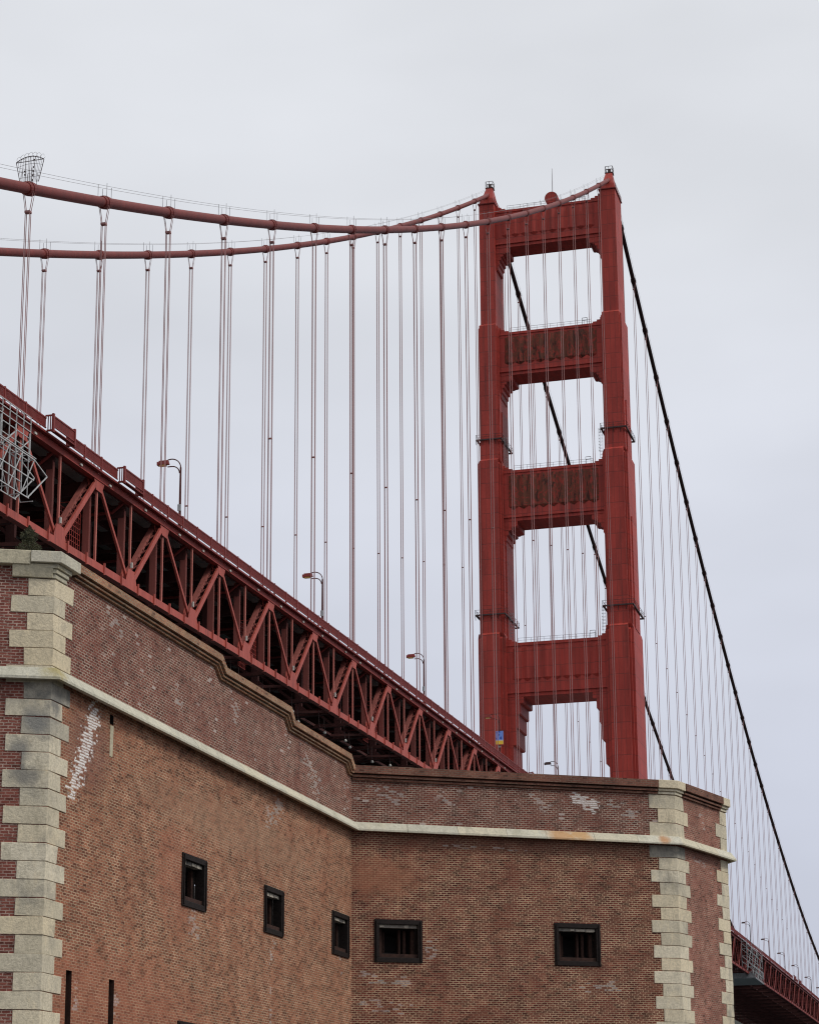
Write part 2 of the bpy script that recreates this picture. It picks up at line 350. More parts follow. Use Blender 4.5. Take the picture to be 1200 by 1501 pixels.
# ================================================================== BRIDGE TOWER
tower = empty('bridge_tower', (0, 0, 0), 'tall orange-red steel suspension bridge tower with two stepped legs and four cross struts', 'bridge tower')
SECT = [  # z0, z1, pilaster half width, half depth, body half width, body half depth, mid half width
    (13.5, 119.4, 1.90, 7.2, 2.95, 5.6, 2.45), (119.4, 158.4, 1.90, 6.0, 2.70, 4.6, 2.3),
    (158.4, 190.0, 1.88, 4.9, 2.25, 4.1, 2.05), (190.0, 219.4, 1.72, 3.9, 1.72, 3.9, 1.72)]
for sx in (-1, 1):
    lg = MB(); cx = 13.62*sx
    for i, (z0, z1, pw, pd, bw, bd, mw_) in enumerate(SECT):
        tops = (0, 0, 0)
        # body, mid step and pilaster each stop at a different height, with a bevelled shoulder
        hb = z1 + (0 if i == 3 else -.0)
        lg.box(cx-bw, cx+bw, -bd, bd, z0, z1-.5); 
        if i < 3:
            nb = SECT[i+1]
            lg.frus(cx-bw, cx+bw, -bd, bd, z1-.5, cx-max(nb[4], nb[2])-.02, cx+max(nb[4], nb[2])+.02, -nb[3]-.02, nb[3]+.02, z1+.35)
            zb = z0
            lg.box(cx-mw_, cx+mw_, -(bd+pd)/2, (bd+pd)/2, zb, z1-.9)
            lg.frus(cx-mw_, cx+mw_, -(bd+pd)/2, (bd+pd)/2, z1-.9, cx-mw_+.2, cx+mw_-.2, -bd, bd, z1-.2)
            lg.box(cx-pw, cx+pw, -pd, pd, zb, z1-.1)
            lg.frus(cx-pw, cx+pw, -pd, pd, z1-.1, cx-nb[2], cx+nb[2], -nb[3]-.03, nb[3]+.03, z1+.55)
        else:
            lg.box(cx-bw, cx+bw, -bd, bd, z1-.5, z1)
        # recessed ledge along the bridge faces
        if i in (1, 2):
            lg.box(cx-bw-.25, cx+bw+.25, -bd*.62, bd*.62, z0, (z0+z1)/2+(-4 if i == 2 else 5))
    # base plinth of the lowest section
    lg.box(cx-3.4, cx+3.4, -8.2, 8.2, 13.5, 30)
    # slender vertical fluting ribs on the lower section
    for z0, z1, pd, xs in ((30, 118.6, 7.2, (-1.9, 1.9)), (119.8, 157.8, 6.0, (-1.9, 1.9))):
        for q in xs: lg.box(cx+q-.14, cx+q+.14, -pd-.09, -pd+.4, z0, z1)
    leg = lg.build('tower_leg', TOW, tower)
    # saddle housing on top of the leg
    sd = MB()
    sd.frus(cx-1.75, cx+1.75, -3.6, 3.6, 219.4, cx-1.35, cx+1.35, -3.2, 3.2, 221.0)
    sd.frus(cx-1.25, cx+1.25, -2.9, 2.9, 221.0, cx-.85, cx+.85, -1.4, 1.4, 223.6)
    sd.frus(cx-.85, cx+.85, -1.3, 1.3, 223.6, cx-.7, cx+.7, -.8, .8, 224.6)
    for a in range(5): sd.bar((cx-1.5, -3.5+a*1.7, 219.4), (cx-1.5, -3.5+a*1.7, 220.9), .12)
    sad = sd.build('saddle_housing', TOW, tower)
    bc = MB(); bc.box(cx-.9, cx+.9, -.9, .9, 224.6, 224.75)
    for ax in (-.8, 0, .8):
        for ay in (-.8, .8): bc.bar((cx+ax, ay, 224.75), (cx+ax, ay, 226.2), .09)
    for z in (225.5, 226.2):
        bc.bar((cx-.8, -.8, z), (cx+.8, -.8, z), .08); bc.bar((cx-.8, .8, z), (cx+.8, .8, z), .08)
        bc.bar((cx-.8, -.8, z), (cx-.8, .8, z), .08); bc.bar((cx+.8, -.8, z), (cx+.8, .8, z), .08)
    bc.tube([(cx, 0, 224.7), (cx, 0, 225.8)], [.42, .34], 8)
    bc.build('beacon_cage', WIRE, sad)
    # top railing
    tr = MB()
    for ex in (-1.8, 1.8):
        for a in range(9):
            y = -4+a; tr.bar((cx+ex, y, 219.4), (cx+ex, y, 220.6), .06)
        tr.bar((cx+ex, -4, 220.6), (cx+ex, 4, 220.6), .06); tr.bar((cx+ex, -4, 220.0), (cx+ex, 4, 220.0), .05)
    tr.box(cx-1.95, cx+1.95, -4.15, 4.15, 219.2, 219.42)
    tr.build('top_railing', RAIL, tower)
    # service balconies around each leg
    for zb, hw, hd in ((163.3, 2.5, 5.1), (123.8, 2.95, 6.3)):
        bl = MB()
        for z, th, g2 in ((zb, .28, .34), (zb+1.1, .06, .34), (zb+.6, .04, .34)):
            X, Y = hw+g2, hd+g2
            for a0, a1, c0, c1 in ((-X, X, -Y, -hd+.0), (-X, X, hd, Y), (-X, -hw, -hd, hd), (hw, X, -hd, hd)):
                if th > .1: bl.box(cx+a0, cx+a1, c0, c1, z-th/2, z+th/2)
            if th < .1:
                for p, q in (((-X, -Y), (X, -Y)), ((X, -Y), (X, Y)), ((X, Y), (-X, Y)), ((-X, Y), (-X, -Y))):
                    bl.bar((cx+p[0], p[1], z), (cx+q[0], q[1], z), th)
        for ii in range(8):
            a = -hd-.34+ii*(2*hd+.68)/7
            for ex in (-1, 1): bl.bar((cx+ex*(hw+.34), a, zb), (cx+ex*(hw+.34), a, zb+1.1), .06)
        for ii in range(5):
            a = -hw-.34+ii*(2*hw+.68)/4
            bl.bar((cx+a, -hd-.34, zb-.1), (cx+a, -hd-.34, zb+1.1), .06); bl.bar((cx+a, -hd-.3, zb-.2), (cx+a, -hd+.1, zb-1.0), .1)
        bl.build('balcony', WIRE, tower)
        # caged ladder from the balcony down to the strut
        ld = MB(); lx = cx-sx*(hw+.75)
        for dx in (-.3, .3):
            ld.bar((lx+dx, -2.2, zb-5.6), (lx+dx, -2.2, zb+1), .05); ld.bar((lx+dx*1.4, -2.9, zb-4.4), (lx+dx*1.4, -2.9, zb+1), .04)
        z = zb-5.5
        while z < zb+1:
            ld.bar((lx-.3, -2.2, z), (lx+.3, -2.2, z), .05)
            if z > zb-4.4: ld.bar((lx-.42, -2.9, z), (lx-.3, -2.2, z), .04); ld.bar((lx+.42, -2.9, z), (lx+.3, -2.2, z), .04); ld.bar((lx-.42, -2.9, z), (lx+.42, -2.9, z), .04)
            z += .7
        ld.build('ladder', GREY, tower)

# dark, weathered relief panels
m, t, b = mat('weathered_relief_panel', .7); e = E(t); P = e.pos()
na = e.noise(e.mapping(P, (1.1, 1, .6)), .85, 6, .7, 1.8); nb_ = e.noise(e.mapping(P, (1.2, 1, .22)), 1.0, 5, .72, .9)
c = e.mix(e.rng(na, .42, .52), (.31, .04, .028), (.13, .042, .024)); c = e.mix(e.rng(nb_, .52, .62, 0, .85), c, (.03, .013, .01))
t.links.new(c, b.inputs['Base Color']); RELIEF = m
def strut(ztop, zled, zsof, hd, xin, corner, ledtop, relief, npl, zch, over=0):
    st = MB()
    st.box(-xin-.5, xin+.5, -hd, hd, zled+.1, ztop-.5)                       # face girder
    st.box(-xin-.5, xin+.5, -hd-.18, hd+.18, ztop-.5, ztop-.1)               # upper ledge
    st.box(-xin-.5, xin+.5, -hd+.25, hd-.25, ztop-.1, ztop+.25)
    st.box(-xin-.5, xin+.5, -hd-.22, hd+.22, zled-.3, zled+.1)               # lower ledge
    st.box(-xin-.5, xin+.5, -hd+.12, hd-.12, zled-1.05+over, zled-.3)             # soffit girder
    for s_ in (-1, 1):   # stepped top shoulders
        for i, (w_, h_) in enumerate(((2.2, .35), (1.3, .75), (.6, 1.25))):
            a, c_ = sorted((s_*(xin+.5), s_*(xin-w_))); st.box(a, c_, -hd+.3+.06*i, hd-.3-.06*i, ztop+.25, ztop+.25+h_)
    so_ = st.build('cross_strut', TOW, tower)
    # corner brackets: stepped corbels under the strut
    for s_ in (-1, 1):
        bk = MB()
        for i, (w_, z_) in enumerate(corner):
            zhi = zled-.9+over if i == 0 else corner[i-1][1]
            hb = hd-.2-.04*i
            a, c_ = sorted((s_*(xin+.5), s_*(xin-w_)))
            bk.box(a, c_, -hb, hb, z_, zhi)
            # bevelled foot of every step
            a2, c2 = sorted((s_*(xin+.5), s_*(xin-w_+.25)))
            if s_ > 0: bk.frus(c2-(c2-a2), c2, -hb+.02, hb-.02, z_-.2, a+.0, c_, -hb, hb, z_)
            else: bk.frus(a2, a2+(c2-a2), -hb+.02, hb-.02, z_-.2, a, c_-.0, -hb, hb, z_)
        bk.build('corner_bracket', TOW, so_)
    # fluted centre panel ending in a row of points
    pn_ = MB(); x0 = -xin+1.4; wd = (2*xin-2.8)/npl; ya = -hd-.015
    for i in range(npl):
        xa, xb = x0+i*wd, x0+(i+1)*wd; xm = (xa+xb)/2; yo = -hd-.5; zu = ztop-1.1
        A, B_, Cc = (xa, ya, zu), (xb, ya, zu), (xm, yo, zu)
        A2, B2, C2 = (xa, ya, zch), (xb, ya, zch), (xm, yo, zch); D2 = (xm, ya, zch-.7)
        pn_.face([A, Cc, C2, A2]); pn_.face([Cc, B_, B2, C2]); pn_.face([A2, C2, D2]); pn_.face([C2, B2, D2]); pn_.face([A, B_, Cc])
    pn_.build('fluted_panel', RELIEF if relief else TOW, so_, fixn=False)
    # small walkway railing along the strut top
    rl = MB(); zz = ztop+.25
    n_ = 12
    for i in range(n_+1):
        x = -xin+2.6+(2*xin-5.2)*i/n_; rl.bar((x, -hd+.5, zz), (x, -hd+.5, zz+1.05), .045)
    rl.bar((-xin+2.6, -hd+.5, zz+1.05), (xin-2.6, -hd+.5, zz+1.05), .045); rl.bar((-xin+2.6, -hd+.5, zz+.55), (xin-2.6, -hd+.5, zz+.55), .035)
    for p in (7.0, 8.1): rl.bar((p, -hd+.9, zz), (p, -hd+.9, zz+1.7), .08)
    rl.bar((7, -hd+.9, zz+1.7), (8.1, -hd+.9, zz+1.7), .08); rl.bar((7, -hd+.9, zz+1.1), (8.1, -hd+.9, zz+1.1), .08)
    rl.build('walkway_railing', WIRE, so_)
    return so_
def curve(w, z0, h, n=6): return [(w*(1-sin(pi/2*i/n))+.35, z0-.25-h*(1-cos(pi/2*i/n))*1.0) for i in range(n)]
strut(217.6, 209.8, 207.4, 2.9, 11.9, curve(2.5, 207.9, 5.2), 0, False, 10, 211.6)
strut(188.2, 179.4, 177.4, 3.3, 11.6, curve(2.7, 177.6, 5.4), 0, True, 9, 181.2)
strut(156.1, 145.9, 143.8, 3.8, 11.2, curve(2.8, 144.1, 6.2), 0, True, 9, 148.0)
strut(117.5, 107.1, 104.2, 4.6, 10.9, [(3.6, 104.9), (2.8, 102.6), (2.3, 99.6), (1.9, 96.0), (1.2, 90.8)], 0, False, 9, 109.9)
# below-deck cross bracing and pier
xb_ = MB()
for z0, z1 in ((30, 48), (48, 66)):
    for s_ in (-1, 1):
        for y in (-3, 3): xb_.bar((s_*11, y, z0), (-s_*11, y, z1), 1.2, 1.2)
xb_.box(-11, 11, -3.4, 3.4, 46.6, 49.4); xb_.box(-11, 11, -3.6, 3.6, 60, 63.5)
xb_.build('cross_bracing', TOW, tower)
pr = MB(); pr.frus(-23, 23, -14, 14, -4, -21, 21, -12, 12, 13.5); pr.build('pier', CONC, tower)
# round beacon drum and mast on the top strut
rd = MB(); cz_ = 220.2
ring = [(.55+1.48*sin(2*pi*i/20), 1.48*cos(2*pi*i/20)) for i in range(20)]
for i in range(20):
    (xa, za), (xb2, zb2) = ring[i], ring[(i+1) % 20]
    rd.face([(xa, -1.1, cz_+za), (xb2, -1.1, cz_+zb2), (xb2, 1.1, cz_+zb2), (xa, 1.1, cz_+za)])
for y in (-1.1, 1.1): rd.face([(x, y, cz_+z) for x, z in ring])
for y in (-1.16,):
    ri = [(.55+1.22*sin(2*pi*i/20), 1.22*cos(2*pi*i/20)) for i in range(20)]
    rd.face([(x, y, cz_+z) for x, z in ri])
rd.box(-.2, 1.9, -.9, .9, 217.7, 219.1)
rd.build('beacon_drum', TOW, tower)
ms = MB(); ms.tube([(.6, 0.4, 218.0), (.6, .4, 228.0)], [.09, .04], 6); ms.build('mast', WIRE, tower)

# ================================================================== MAIN CABLES with suspenders
def zside(t): return 223.40 - .57618*t + .00035*t*t
def zmain(y): return 223.40 - .4469*y + .000349*y*y
def cabz(y): return zside(-y) if y < 0 else zmain(y)
RC = .47
for sx, lab in ((1, 'near thick red main cable crossing the tower front to its right leg'), (-1, 'far red main cable running behind the near one to the left tower leg')):
    X = 13.7*sx
    root = empty('main_cable', (X, 0, 223.4), lab, 'cable', 'main suspension cables')
    cb = MB(); ys = [-343+i*3.81 for i in range(int(343/3.81)+1)] + [0]; ys = [y for y in ys if y < -2] + [0]
    pts = [(X, y, cabz(y)) for y in ys]
    cb.tube(pts, RC, 14); cb.build('cable_strand', CAB, root, smooth=True)
    cb = MB(); pts = [(X, 0, cabz(0))]; y = 4
    while y < 1280: pts.append((X, y, zmain(y))); y += 8
    cb.tube(pts, RC, 14); cb.build('cable_strand', CABD, root, smooth=True)['label'] = 'near-black stretch of cable beyond the tower'
    # hand ropes on posts above the cable
    hr = MB()
    for ex in (-.42, .42):
        hp = [(X+ex, y, cabz(y)+1.5) for y in range(-343, 0, 4)] + [(X+ex, 0, 224.8)] + [(X+ex, y, cabz(y)+1.5) for y in range(4, 700, 8)]
        hr.tube(hp, .014, 4)
    ks = list(range(1, 23)); nm = 53 if sx < 0 else 45
    ylist = [yk(k) for k in ks] + [(k*S - 2.0) for k in range(1, nm)]
    for y in ylist:
        if y > 700: continue
        for ex in (-.42, .42):
            for dy in (-.5, .5): hr.bar((X+ex, y+dy, cabz(y)+.2), (X+ex, y+dy, cabz(y)+1.6), .032)
    hr.build('hand_rope', ROPEG, root)
    for y in ylist:
        zc_ = cabz(y); zd = deckz(y)-.2; sl = (cabz(y+.5)-cabz(y-.5))
        if zc_-zd < 3: continue
        far_ = y > 60
        sp_ = MB(); n_ = 4; r_ = .036
        zj = zc_-2.1
        if zj < zd+1: zj = (zc_+zd)/2
        for dy in (-.16, .16):
            for ex in (-1, 1):
                sp_.tube([(X+ex*.53, y+dy, zc_+.1), (X+ex*.19, y+dy*.8, zj), (X+ex*.19, y+dy*.8, zd)], r_, n_, False)
        sp_.box(X-.24, X+.24, y-.2, y+.2, zj-.09, zj+.09)          # spreader clamp
        zz = zd+.42*(zc_-zd)
        if zc_-zd > 40: sp_.box(X-.21, X+.21, y-.14, y+.14, zz-.06, zz+.06)
        sp_.box(X-.3, X+.3, y-.3, y+.3, zd, zd+.5)
        ob = sp_.build('suspender', ROPE, root)
        if y < 260:
            bd_ = MB(); L = .7
            a = Vector((0, 1, sl)).normalized()
            c0 = Vector((X, y, zc_))
            bd_.tube([c0-a*L, c0-a*(L-.08), c0-a*.2, c0-a*.19, c0+a*.19, c0+a*.2, c0+a*(L-.08), c0+a*L], [.53, .57, .57, .62, .62, .57, .57, .53], 16)
            bd_.bar(c0-a*(L-.05)+Vector((0, 0, -.6)), c0+a*(L-.05)+Vector((0, 0, -.6)), .1, .1)
            bd_.build('cable_band', CAB if y < 0 else CABD, ob, smooth=False)

# ================================================================== DECK AND STIFFENING TRUSS
BD = 7.62
def chord(mb, X, y0, y1, dz0, dz1, w, step=7.62):
    y = y0
    while y < y1-1e-3:
        ye = min(y+step, y1); fz_ = lowz if dz1 < -5 else deckz; za, zb = fz_(y), fz_(ye)
        mb.hexa([(X-w/2, y, za+dz0), (X+w/2, y, za+dz0), (X+w/2, ye, zb+dz0), (X-w/2, ye, zb+dz0), (X-w/2, y, za+dz1), (X+w/2, y, za+dz1), (X+w/2, ye, zb+dz1), (X-w/2, ye, zb+dz1)]); y = ye
def slab(mb, xa, xb, y0, y1, dz0, dz1, step=15.24):
    y = y0
    while y < y1-1e-3:
        ye = min(y+step, y1); za, zb = deckz(y), deckz(ye)
        mb.hexa([(xa, y, za+dz0), (xb, y, za+dz0), (xb, ye, zb+dz0), (xa, ye, zb+dz0), (xa, y, za+dz1), (xb, y, za+dz1), (xb, ye, zb+dz1), (xa, ye, zb+dz1)]); y = ye
TOPO, BOTO = -.42, -7.4      # underside of top chord, top of bottom chord relative to zt
def web_left(mb, X, a, b):     # outer flange of the laced diagonal; the inner one is its own part
    A, B = Vector(a), Vector(b); mb.bar(A+Vector((.22, 0, 0)), B+Vector((.22, 0, 0)), .2, .46)
def inner_member(a, b, w, h, root, name, mt, laced=False):
    mb = MB(); A, B = Vector(a), Vector(b); mb.bar(A+Vector((-.75, 0, 0)), B+Vector((-.75, 0, 0)), w, h)
    if laced:
        n = 8
        for q in range(n):
            p = A.lerp(B, (q+.2)/n); r = A.lerp(B, (q+1)/n); mb.bar(p+Vector((.15, 0, 0)), r+Vector((-.6, 0, 0)), .05, .1); mb.bar(p+Vector((-.6, 0, 0)), r+Vector((.15, 0, 0)), .05, .1)
    mb.build(name, mt, root)
BAYS = [(-285.8, -281.6), (-270.9, -266.6), (-102, -97.5), (-94, -89), (322, 327), (340, 345)]
def railing(mb, X, y0, y1):
    cuts = sorted([y0, y1]+([c for b in BAYS for c in b if y0 < c < y1] if X > 0 else []))
    for a, b in zip(cuts, cuts[1:]):
        if X > 0 and any(abs(a-q[0]) < .01 for q in BAYS): continue
        rail_run(mb, X, a, b)
def rail_run(mb, X, y0, y1):
    y = y0; n_ = max(1, round((y1-y0)/3.81)); st_ = (y1-y0)/n_
    while y < y1-1e-3:
        ye = min(y+st_, y1); za, zb = deckz(y), deckz(ye)
        mb.box(X-.07, X+.07, y-.09, y+.09, za+.3, za+1.6)
        for d0, d1, w in ((1.4, 1.52, .12), (.58, .68, .1)):
            mb.hexa([(X-w/2, y, za+d0), (X+w/2, y, za+d0), (X+w/2, ye, zb+d0), (X-w/2, ye, zb+d0), (X-w/2, y, za+d1), (X+w/2, y, za+d1), (X+w/2, ye, zb+d1), (X-w/2, ye, zb+d1)])
        n = 18
        for i in range(n):
            f = (i+.5)/n; yy = y+(ye-y)*f; zz = za+(zb-za)*f
            mb.bar((X, yy, zz+.66), (X, yy, zz+1.42), .06, .09)
        y = ye
def make_span(root, y0, y1, kind):
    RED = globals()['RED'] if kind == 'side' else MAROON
    for sx in (1, -1):
        X = 13.7*sx
        tcd = MB(); chord(tcd, X+.12*sx, y0, y1, -.36, .1, .44)
        # flange lips and splice plates
        chord(tcd, X+.12*sx, y0, y1, .1, .16, .5); chord(tcd, X+.12*sx, y0, y1, -.42, -.36, .56)
        tcd.build('top_chord', RED if sx > 0 else INNER, root)
        bcd = MB(); chord(bcd, X+.1*sx, y0, y1, -8.1, -7.48, .5); chord(bcd, X+.1*sx, y0, y1, -8.17, -8.1, .6)
        y = y0+1.9
        while y < y1:
            bcd.box(X+.38*sx-.06, X+.38*sx+.1, y-.08, y+.08, lowz(y)-8.3, lowz(y)-7.25); y += 3.81 if kind == 'side' else 7.62
        bcd.build('bottom_chord', (CORAL if kind == 'side' else RED) if sx > 0 else INNER, root)
        rl = MB(); railing(rl, 14.4*sx, y0, y1); rl.build('railing', RAIL, root)
        ek = MB(); slab(ek, min(14.16*sx, 14.5*sx), max(14.16*sx, 14.5*sx), y0, y1, .16, .33); slab(ek, min(12.2*sx, 14.05*sx), max(12.2*sx, 14.05*sx), y0, y1, .42, .55); ek.build('sidewalk_edge', RAIL, root)
    MT = lambda sx: RED if sx > 0 else INNER
    rest = MB()
    kmax = int((y1-y0)/S)+1
    for sx in (1, -1):
        X = 13.7*sx
        for k in range(0, kmax+1):
            yn = yk(k) if kind == 'side' else k*S-2.0
            inside = lambda y: y0+.3 <= y <= y1-.3
            single = (kind == 'side') or (sx > 0 and yn < 460)
            zt_, z_ = (lambda y: deckz(y)-.1), (lambda y: lowz(y)-7.7)
            mtl = MT(sx)
            d = 1 if kind == 'side' else -1
            # diagonals down to the south (laced, wide) and to the north (slim)
            for s_, wide in ((-1, 1), (1, 0)):
                yb = yn+s_*BD
                if inside(yn) and inside(yb):
                    tgt = MB() if single else rest
                    if wide and single: web_left(tgt, X, (X, yn, zt_(yn)), (X, yb, z_(yb)))
                    else: tgt.bar((X+.1*sx, yn, zt_(yn)), (X+.1*sx, yb, z_(yb)), .2, .3 if not wide else .46)
                    if single: tgt.build('diagonal', (CORAL if kind == 'side' and sx > 0 else mtl), root)
                    if kind == 'side' and sx > 0 and wide: inner_member((X, yn, zt_(yn)), (X, yb, z_(yb)), .5, .3, root, 'inner_diagonal', BACK, True)
            for yv in (yn, yn+BD):
                if inside(yv):
                    tgt = MB() if single else rest
                    tgt.bar((X+.1*sx, yv, z_(yv)), (X+.1*sx, yv, zt_(yv)), .17, .22)
                    if single: tgt.build('post', POST if kind == 'side' and sx > 0 else mtl, root)
                    if kind == 'side' and sx > 0: inner_member((X, yv, z_(yv)), (X, yv, zt_(yv)), .62, .3, root, 'inner_post', BACK)
            # gusset plates
            for yg, zg, hh, isT in ((yn, deckz(yn)-.6, 1, 1), (yn+BD, lowz(yn+BD)-7.4, 1, 0)):
                if not inside(yg): continue
                tgt = MB() if single else rest
                for dx in (.3, -.3):
                    if isT: P_ = [(-1.05, .6), (1.05, .6), (1.05, .1), (.6, -.75), (-.6, -.75), (-1.05, .1)]
                    else: P_ = [(-1.15, -.7), (1.15, -.7), (1.15, .1), (.65, 1.1), (-.65, 1.1), (-1.15, .1)]
                    a = [(X+dx-.025, yg+p, zg+q) for p, q in P_]; b_ = [(X+dx+.025, yg+p, zg+q) for p, q in P_]
                    tgt.face(a[::-1]); tgt.face(b_)
                    for i in range(6): j = (i+1) % 6; tgt.face([a[i], a[j], b_[j], b_[i]])
                if single: tgt.build('gusset_plate', (CORAL if kind == 'side' and sx > 0 else mtl), root)
    if rest.v: tag(rest.build('truss_web', INNER, root), kind='stuff')
    # road slab and stringers
    sb = MB(); slab(sb, -12.2, 12.2, y0, y1, .3, .53); sb.build('road_slab', CONC, root)
    sg = MB()
    for x in [-11+2.2*i for i in range(11)]: slab(sg, x-.12, x+.12, y0, y1, -.5, .3)
    for x in (-9, -3.5, 3.5, 9):
        chord(sg, x, y0, y1, -7.95, -7.65, .3)
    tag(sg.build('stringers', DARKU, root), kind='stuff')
    # transverse floor trusses and bottom laterals
    nfl = 0; restf = MB()
    for k in range(0, kmax*2+1):
        yn = (-(k*BD+O)) if kind == 'side' else k*BD-2.0
        if not (y0+.3 <= yn <= y1-.3): continue
        z = deckz(yn)-.45; nfl += 1
        fb = MB() if nfl <= 95 else restf
        fb.box(-13.2, 13.2, yn-.2, yn+.2, z-1.1, z+.08)
        if k % 2:
            ys_ = yn-.7; ss = MB(); ss.tube([(13.6, ys_, z+.25), (12.3, ys_, z-.75), (-12.3, ys_, z-1.0), (-13.6, ys_, z+.1)], .15, 7)
            if nfl <= 95: ss.build('sway_strut', RAIL if kind == 'side' else INNER, root)
            for xx in (9.2, -11.0):
                ss = MB(); ss.box(xx, xx+.8, yn-.2, yn+.2, z-7.4, z-1.1)
                if nfl <= 95: ss.build('sway_post', DARKU, root)
            fb.bar((10.6, yn, z-7.4), (3, yn, z-1.2), .3, .3, (0, 1, 0)); fb.bar((-10.6, yn, z-7.4), (-3, yn, z-1.2), .3, .3, (0, 1, 0))
        fb.box(-13.3, 13.3, yn-.22, yn+.22, z-7.9, z-7.5)
        s_ = 1 if k % 2 else -1
        z2 = deckz(yn+BD)-.3
        if yn+BD < y1: fb.bar((13.3*s_, yn, z-7.72), (-13.3*s_, yn+BD, z2-7.72), .34, .3, (1, 0, 0)); fb.bar((13.3*s_, yn, z-.3), (-13.3*s_, yn+BD, z2-.3), .3, .3)
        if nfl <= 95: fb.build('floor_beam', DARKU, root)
    if restf.v: tag(restf.build('floor_beams', DARKU, root), kind='stuff')

side = empty('truss_deck', (0, -171, 64), 'orange-red steel truss deck of the near span rising behind the brick wall', 'bridge deck')
make_span(side, -343, -9.6, 'side')
mainsp = empty('truss_deck', (0, 300, 66), 'dark maroon truss deck past the tower, seen right of the brick corner', 'bridge deck')
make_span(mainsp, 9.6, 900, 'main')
# sidewalk bays: short railing lengths set outwards, open at their south end
def bay(y0, y1, root):
    mb = MB(); X = 14.4; Xo = 15.05
    za, zb = deckz(y0), deckz(y1)
    for y, z in ((y0, za), (y1, zb)):
        mb.box(Xo-.09, Xo+.09, y-.12, y+.12, z+.2, z+1.78)
        for f in (.3, .62): mb.box(X+f*.65-.03, X+f*.65+.03, y-.04, y+.04, z+.4, z+1.6)
        mb.box(X-.05, Xo, y-.06, y+.06, z+1.6, z+1.72); mb.box(X+.11, Xo+.1, y-.1, y+.1, z+.3, z+.42)
        n = 30
    for i in range(n+1):
        f = i/n; y = y0+(y1-y0)*f; z = za+(zb-za)*f; mb.bar((Xo, y, z+.75), (Xo, y, z+1.6), .05, .09)
    def strip(xa, xb, d0, d1): mb.hexa([(xa, y0, za+d0), (xb, y0, za+d0), (xb, y1, zb+d0), (xa, y1, zb+d0), (xa, y0, za+d1), (xb, y0, za+d1), (xb, y1, zb+d1), (xa, y1, zb+d1)])
    strip(Xo-.07, Xo+.07, 1.5, 1.62); strip(Xo-.05, Xo+.05, .66, .76); strip(X+.35, Xo+.08, .34, .42)
    mb.build('sidewalk_bay', RAIL, root)
bay(-285.8, -281.6, side); bay(-270.9, -266.6, side); bay(-102, -97.5, side); bay(-94, -89, side)
bay(322, 327, mainsp); bay(340, 345, mainsp)
# conduit brackets, hanging hooks with pale tips under the bottom chord, access cages
for i in range(26):
    y = -262+i*4.9; z = lowz(y)-8.1; x = 12.4+(.5 if i % 2 else -.4)
    hk = MB(); dl = random.uniform(1.5, 2.1); s_ = random.uniform(-.25, .25)
    hk.tube([(x, y, z), (x+.05, y+s_*.5, z-dl*.6), (x+.15, y+s_, z-dl)], .035, 5)
    h = hk.build('hanging_hook', WIRE, side)
    if i % 4 != 3:
        tp = MB(); tp.tube([(x+.15, y+s_, z-dl-.32), (x+.15, y+s_, z-dl-.2), (x+.15, y+s_, z-dl+.02)], [.1, .2, .08], 8); tp.build('hook_tip', PALE, h, smooth=True)
for yc in (-276.6, -231.0, -185.2, -139.4):
    cg = MB(); z0 = lowz(yc)-7.5; h_ = 5.0
    for xx in (12.6, 11.4):
        for i in range(6): cg.bar((xx, yc+i*.42, z0), (xx, yc+i*.42, z0+h_-i*.12), .05)
        for i in range(11): cg.bar((xx, yc, z0+i*.48), (xx, yc+2.1, z0+i*.48), .05)
    for i in range(11): cg.bar((12.6, yc, z0+i*.48), (11.4, yc, z0+i*.48), .05)
    cg.build('access_cage', RED, side)
# pale fittings on chords
rj_ = random.Random(5)
for k in range(8, 22):
    fl_ = []
    for dy, dz_ in ((-4.6, .12), (2.7, .05)):
        y = yk(k)+dy+rj_.uniform(-.9, .9); fl_.append((14.08, 14.2, y-.2, y+.2, deckz(y)+dz_-.38, deckz(y)+dz_-.2))
    y = yk(k)+BD; fl_.append((13.95, 14.1, y-.12, y+.05, deckz(y)-6.3, deckz(y)-5.8)); fl_.append((12.6, 12.8, y+.7, y+.9, deckz(y)-5.6, deckz(y)-5.35))
    for f in fl_:
        ft = MB(); ft.box(*f); ft.build('junction_box', PALE, side)
# ------------------------------------------------------------------ street lamps
def lamp_at(y, root=None, label='', far=False):
    x = 12.8; z = deckz(y)+.25-dup_(y)
    r = empty('street_lamp', (x, y, z+.3), label, 'street lamp', 'street lamps along the bridge deck')
    pl = MB(); pl.tube([(x, y, z+.3), (x, y, z+2.2), (x, y, z+2.25), (x, y, z+7.75)], [.2, .2, .14, .10], 8)
    pl.build('pole', POLE if not far else WIRE, r, smooth=False)
    bx_ = MB(); bx_.box(x-.17, x+.17, y-.22, y-.1, z+3.3, z+3.95); bx_.build('access_panel', GREY, r)
    am = MB()
    for zo, xo, sh in ((.0, 0, 1.0), (-.55, -.12, .78)):
        P_ = []
        for i in range(9):
            a = pi/2*i/8; P_.append((x+xo-(1-cos(a))*1.0*sh, y, z+7.75+zo+sin(a)*.95*sh))
        P_.append((x-1.35, y, P_[-1][2]-.05 if zo == 0 else P_[-1][2]+.0)); am.tube(P_, .06, 6)
    am.build('arm', POLE if not far else WIRE, r)
    hd_ = MB(); hd_.frus(x-2.35, x-1.2, y-.22, y+.22, z+8.18, x-2.25, x-1.3, y-.15, y+.15, z+8.62); hd_.box(x-2.42, x-2.3, y-.24, y+.24, z+8.12, z+8.5)
    h = hd_.build('lamp_head', RAIL if not far else WIRE, r, bevel=.03)
    if not far:
        ln = MB(); ln.box(x-2.2, x-1.5, y-.17, y+.17, z+8.04, z+8.176); ln.build('lens', LENS, h)
    return r
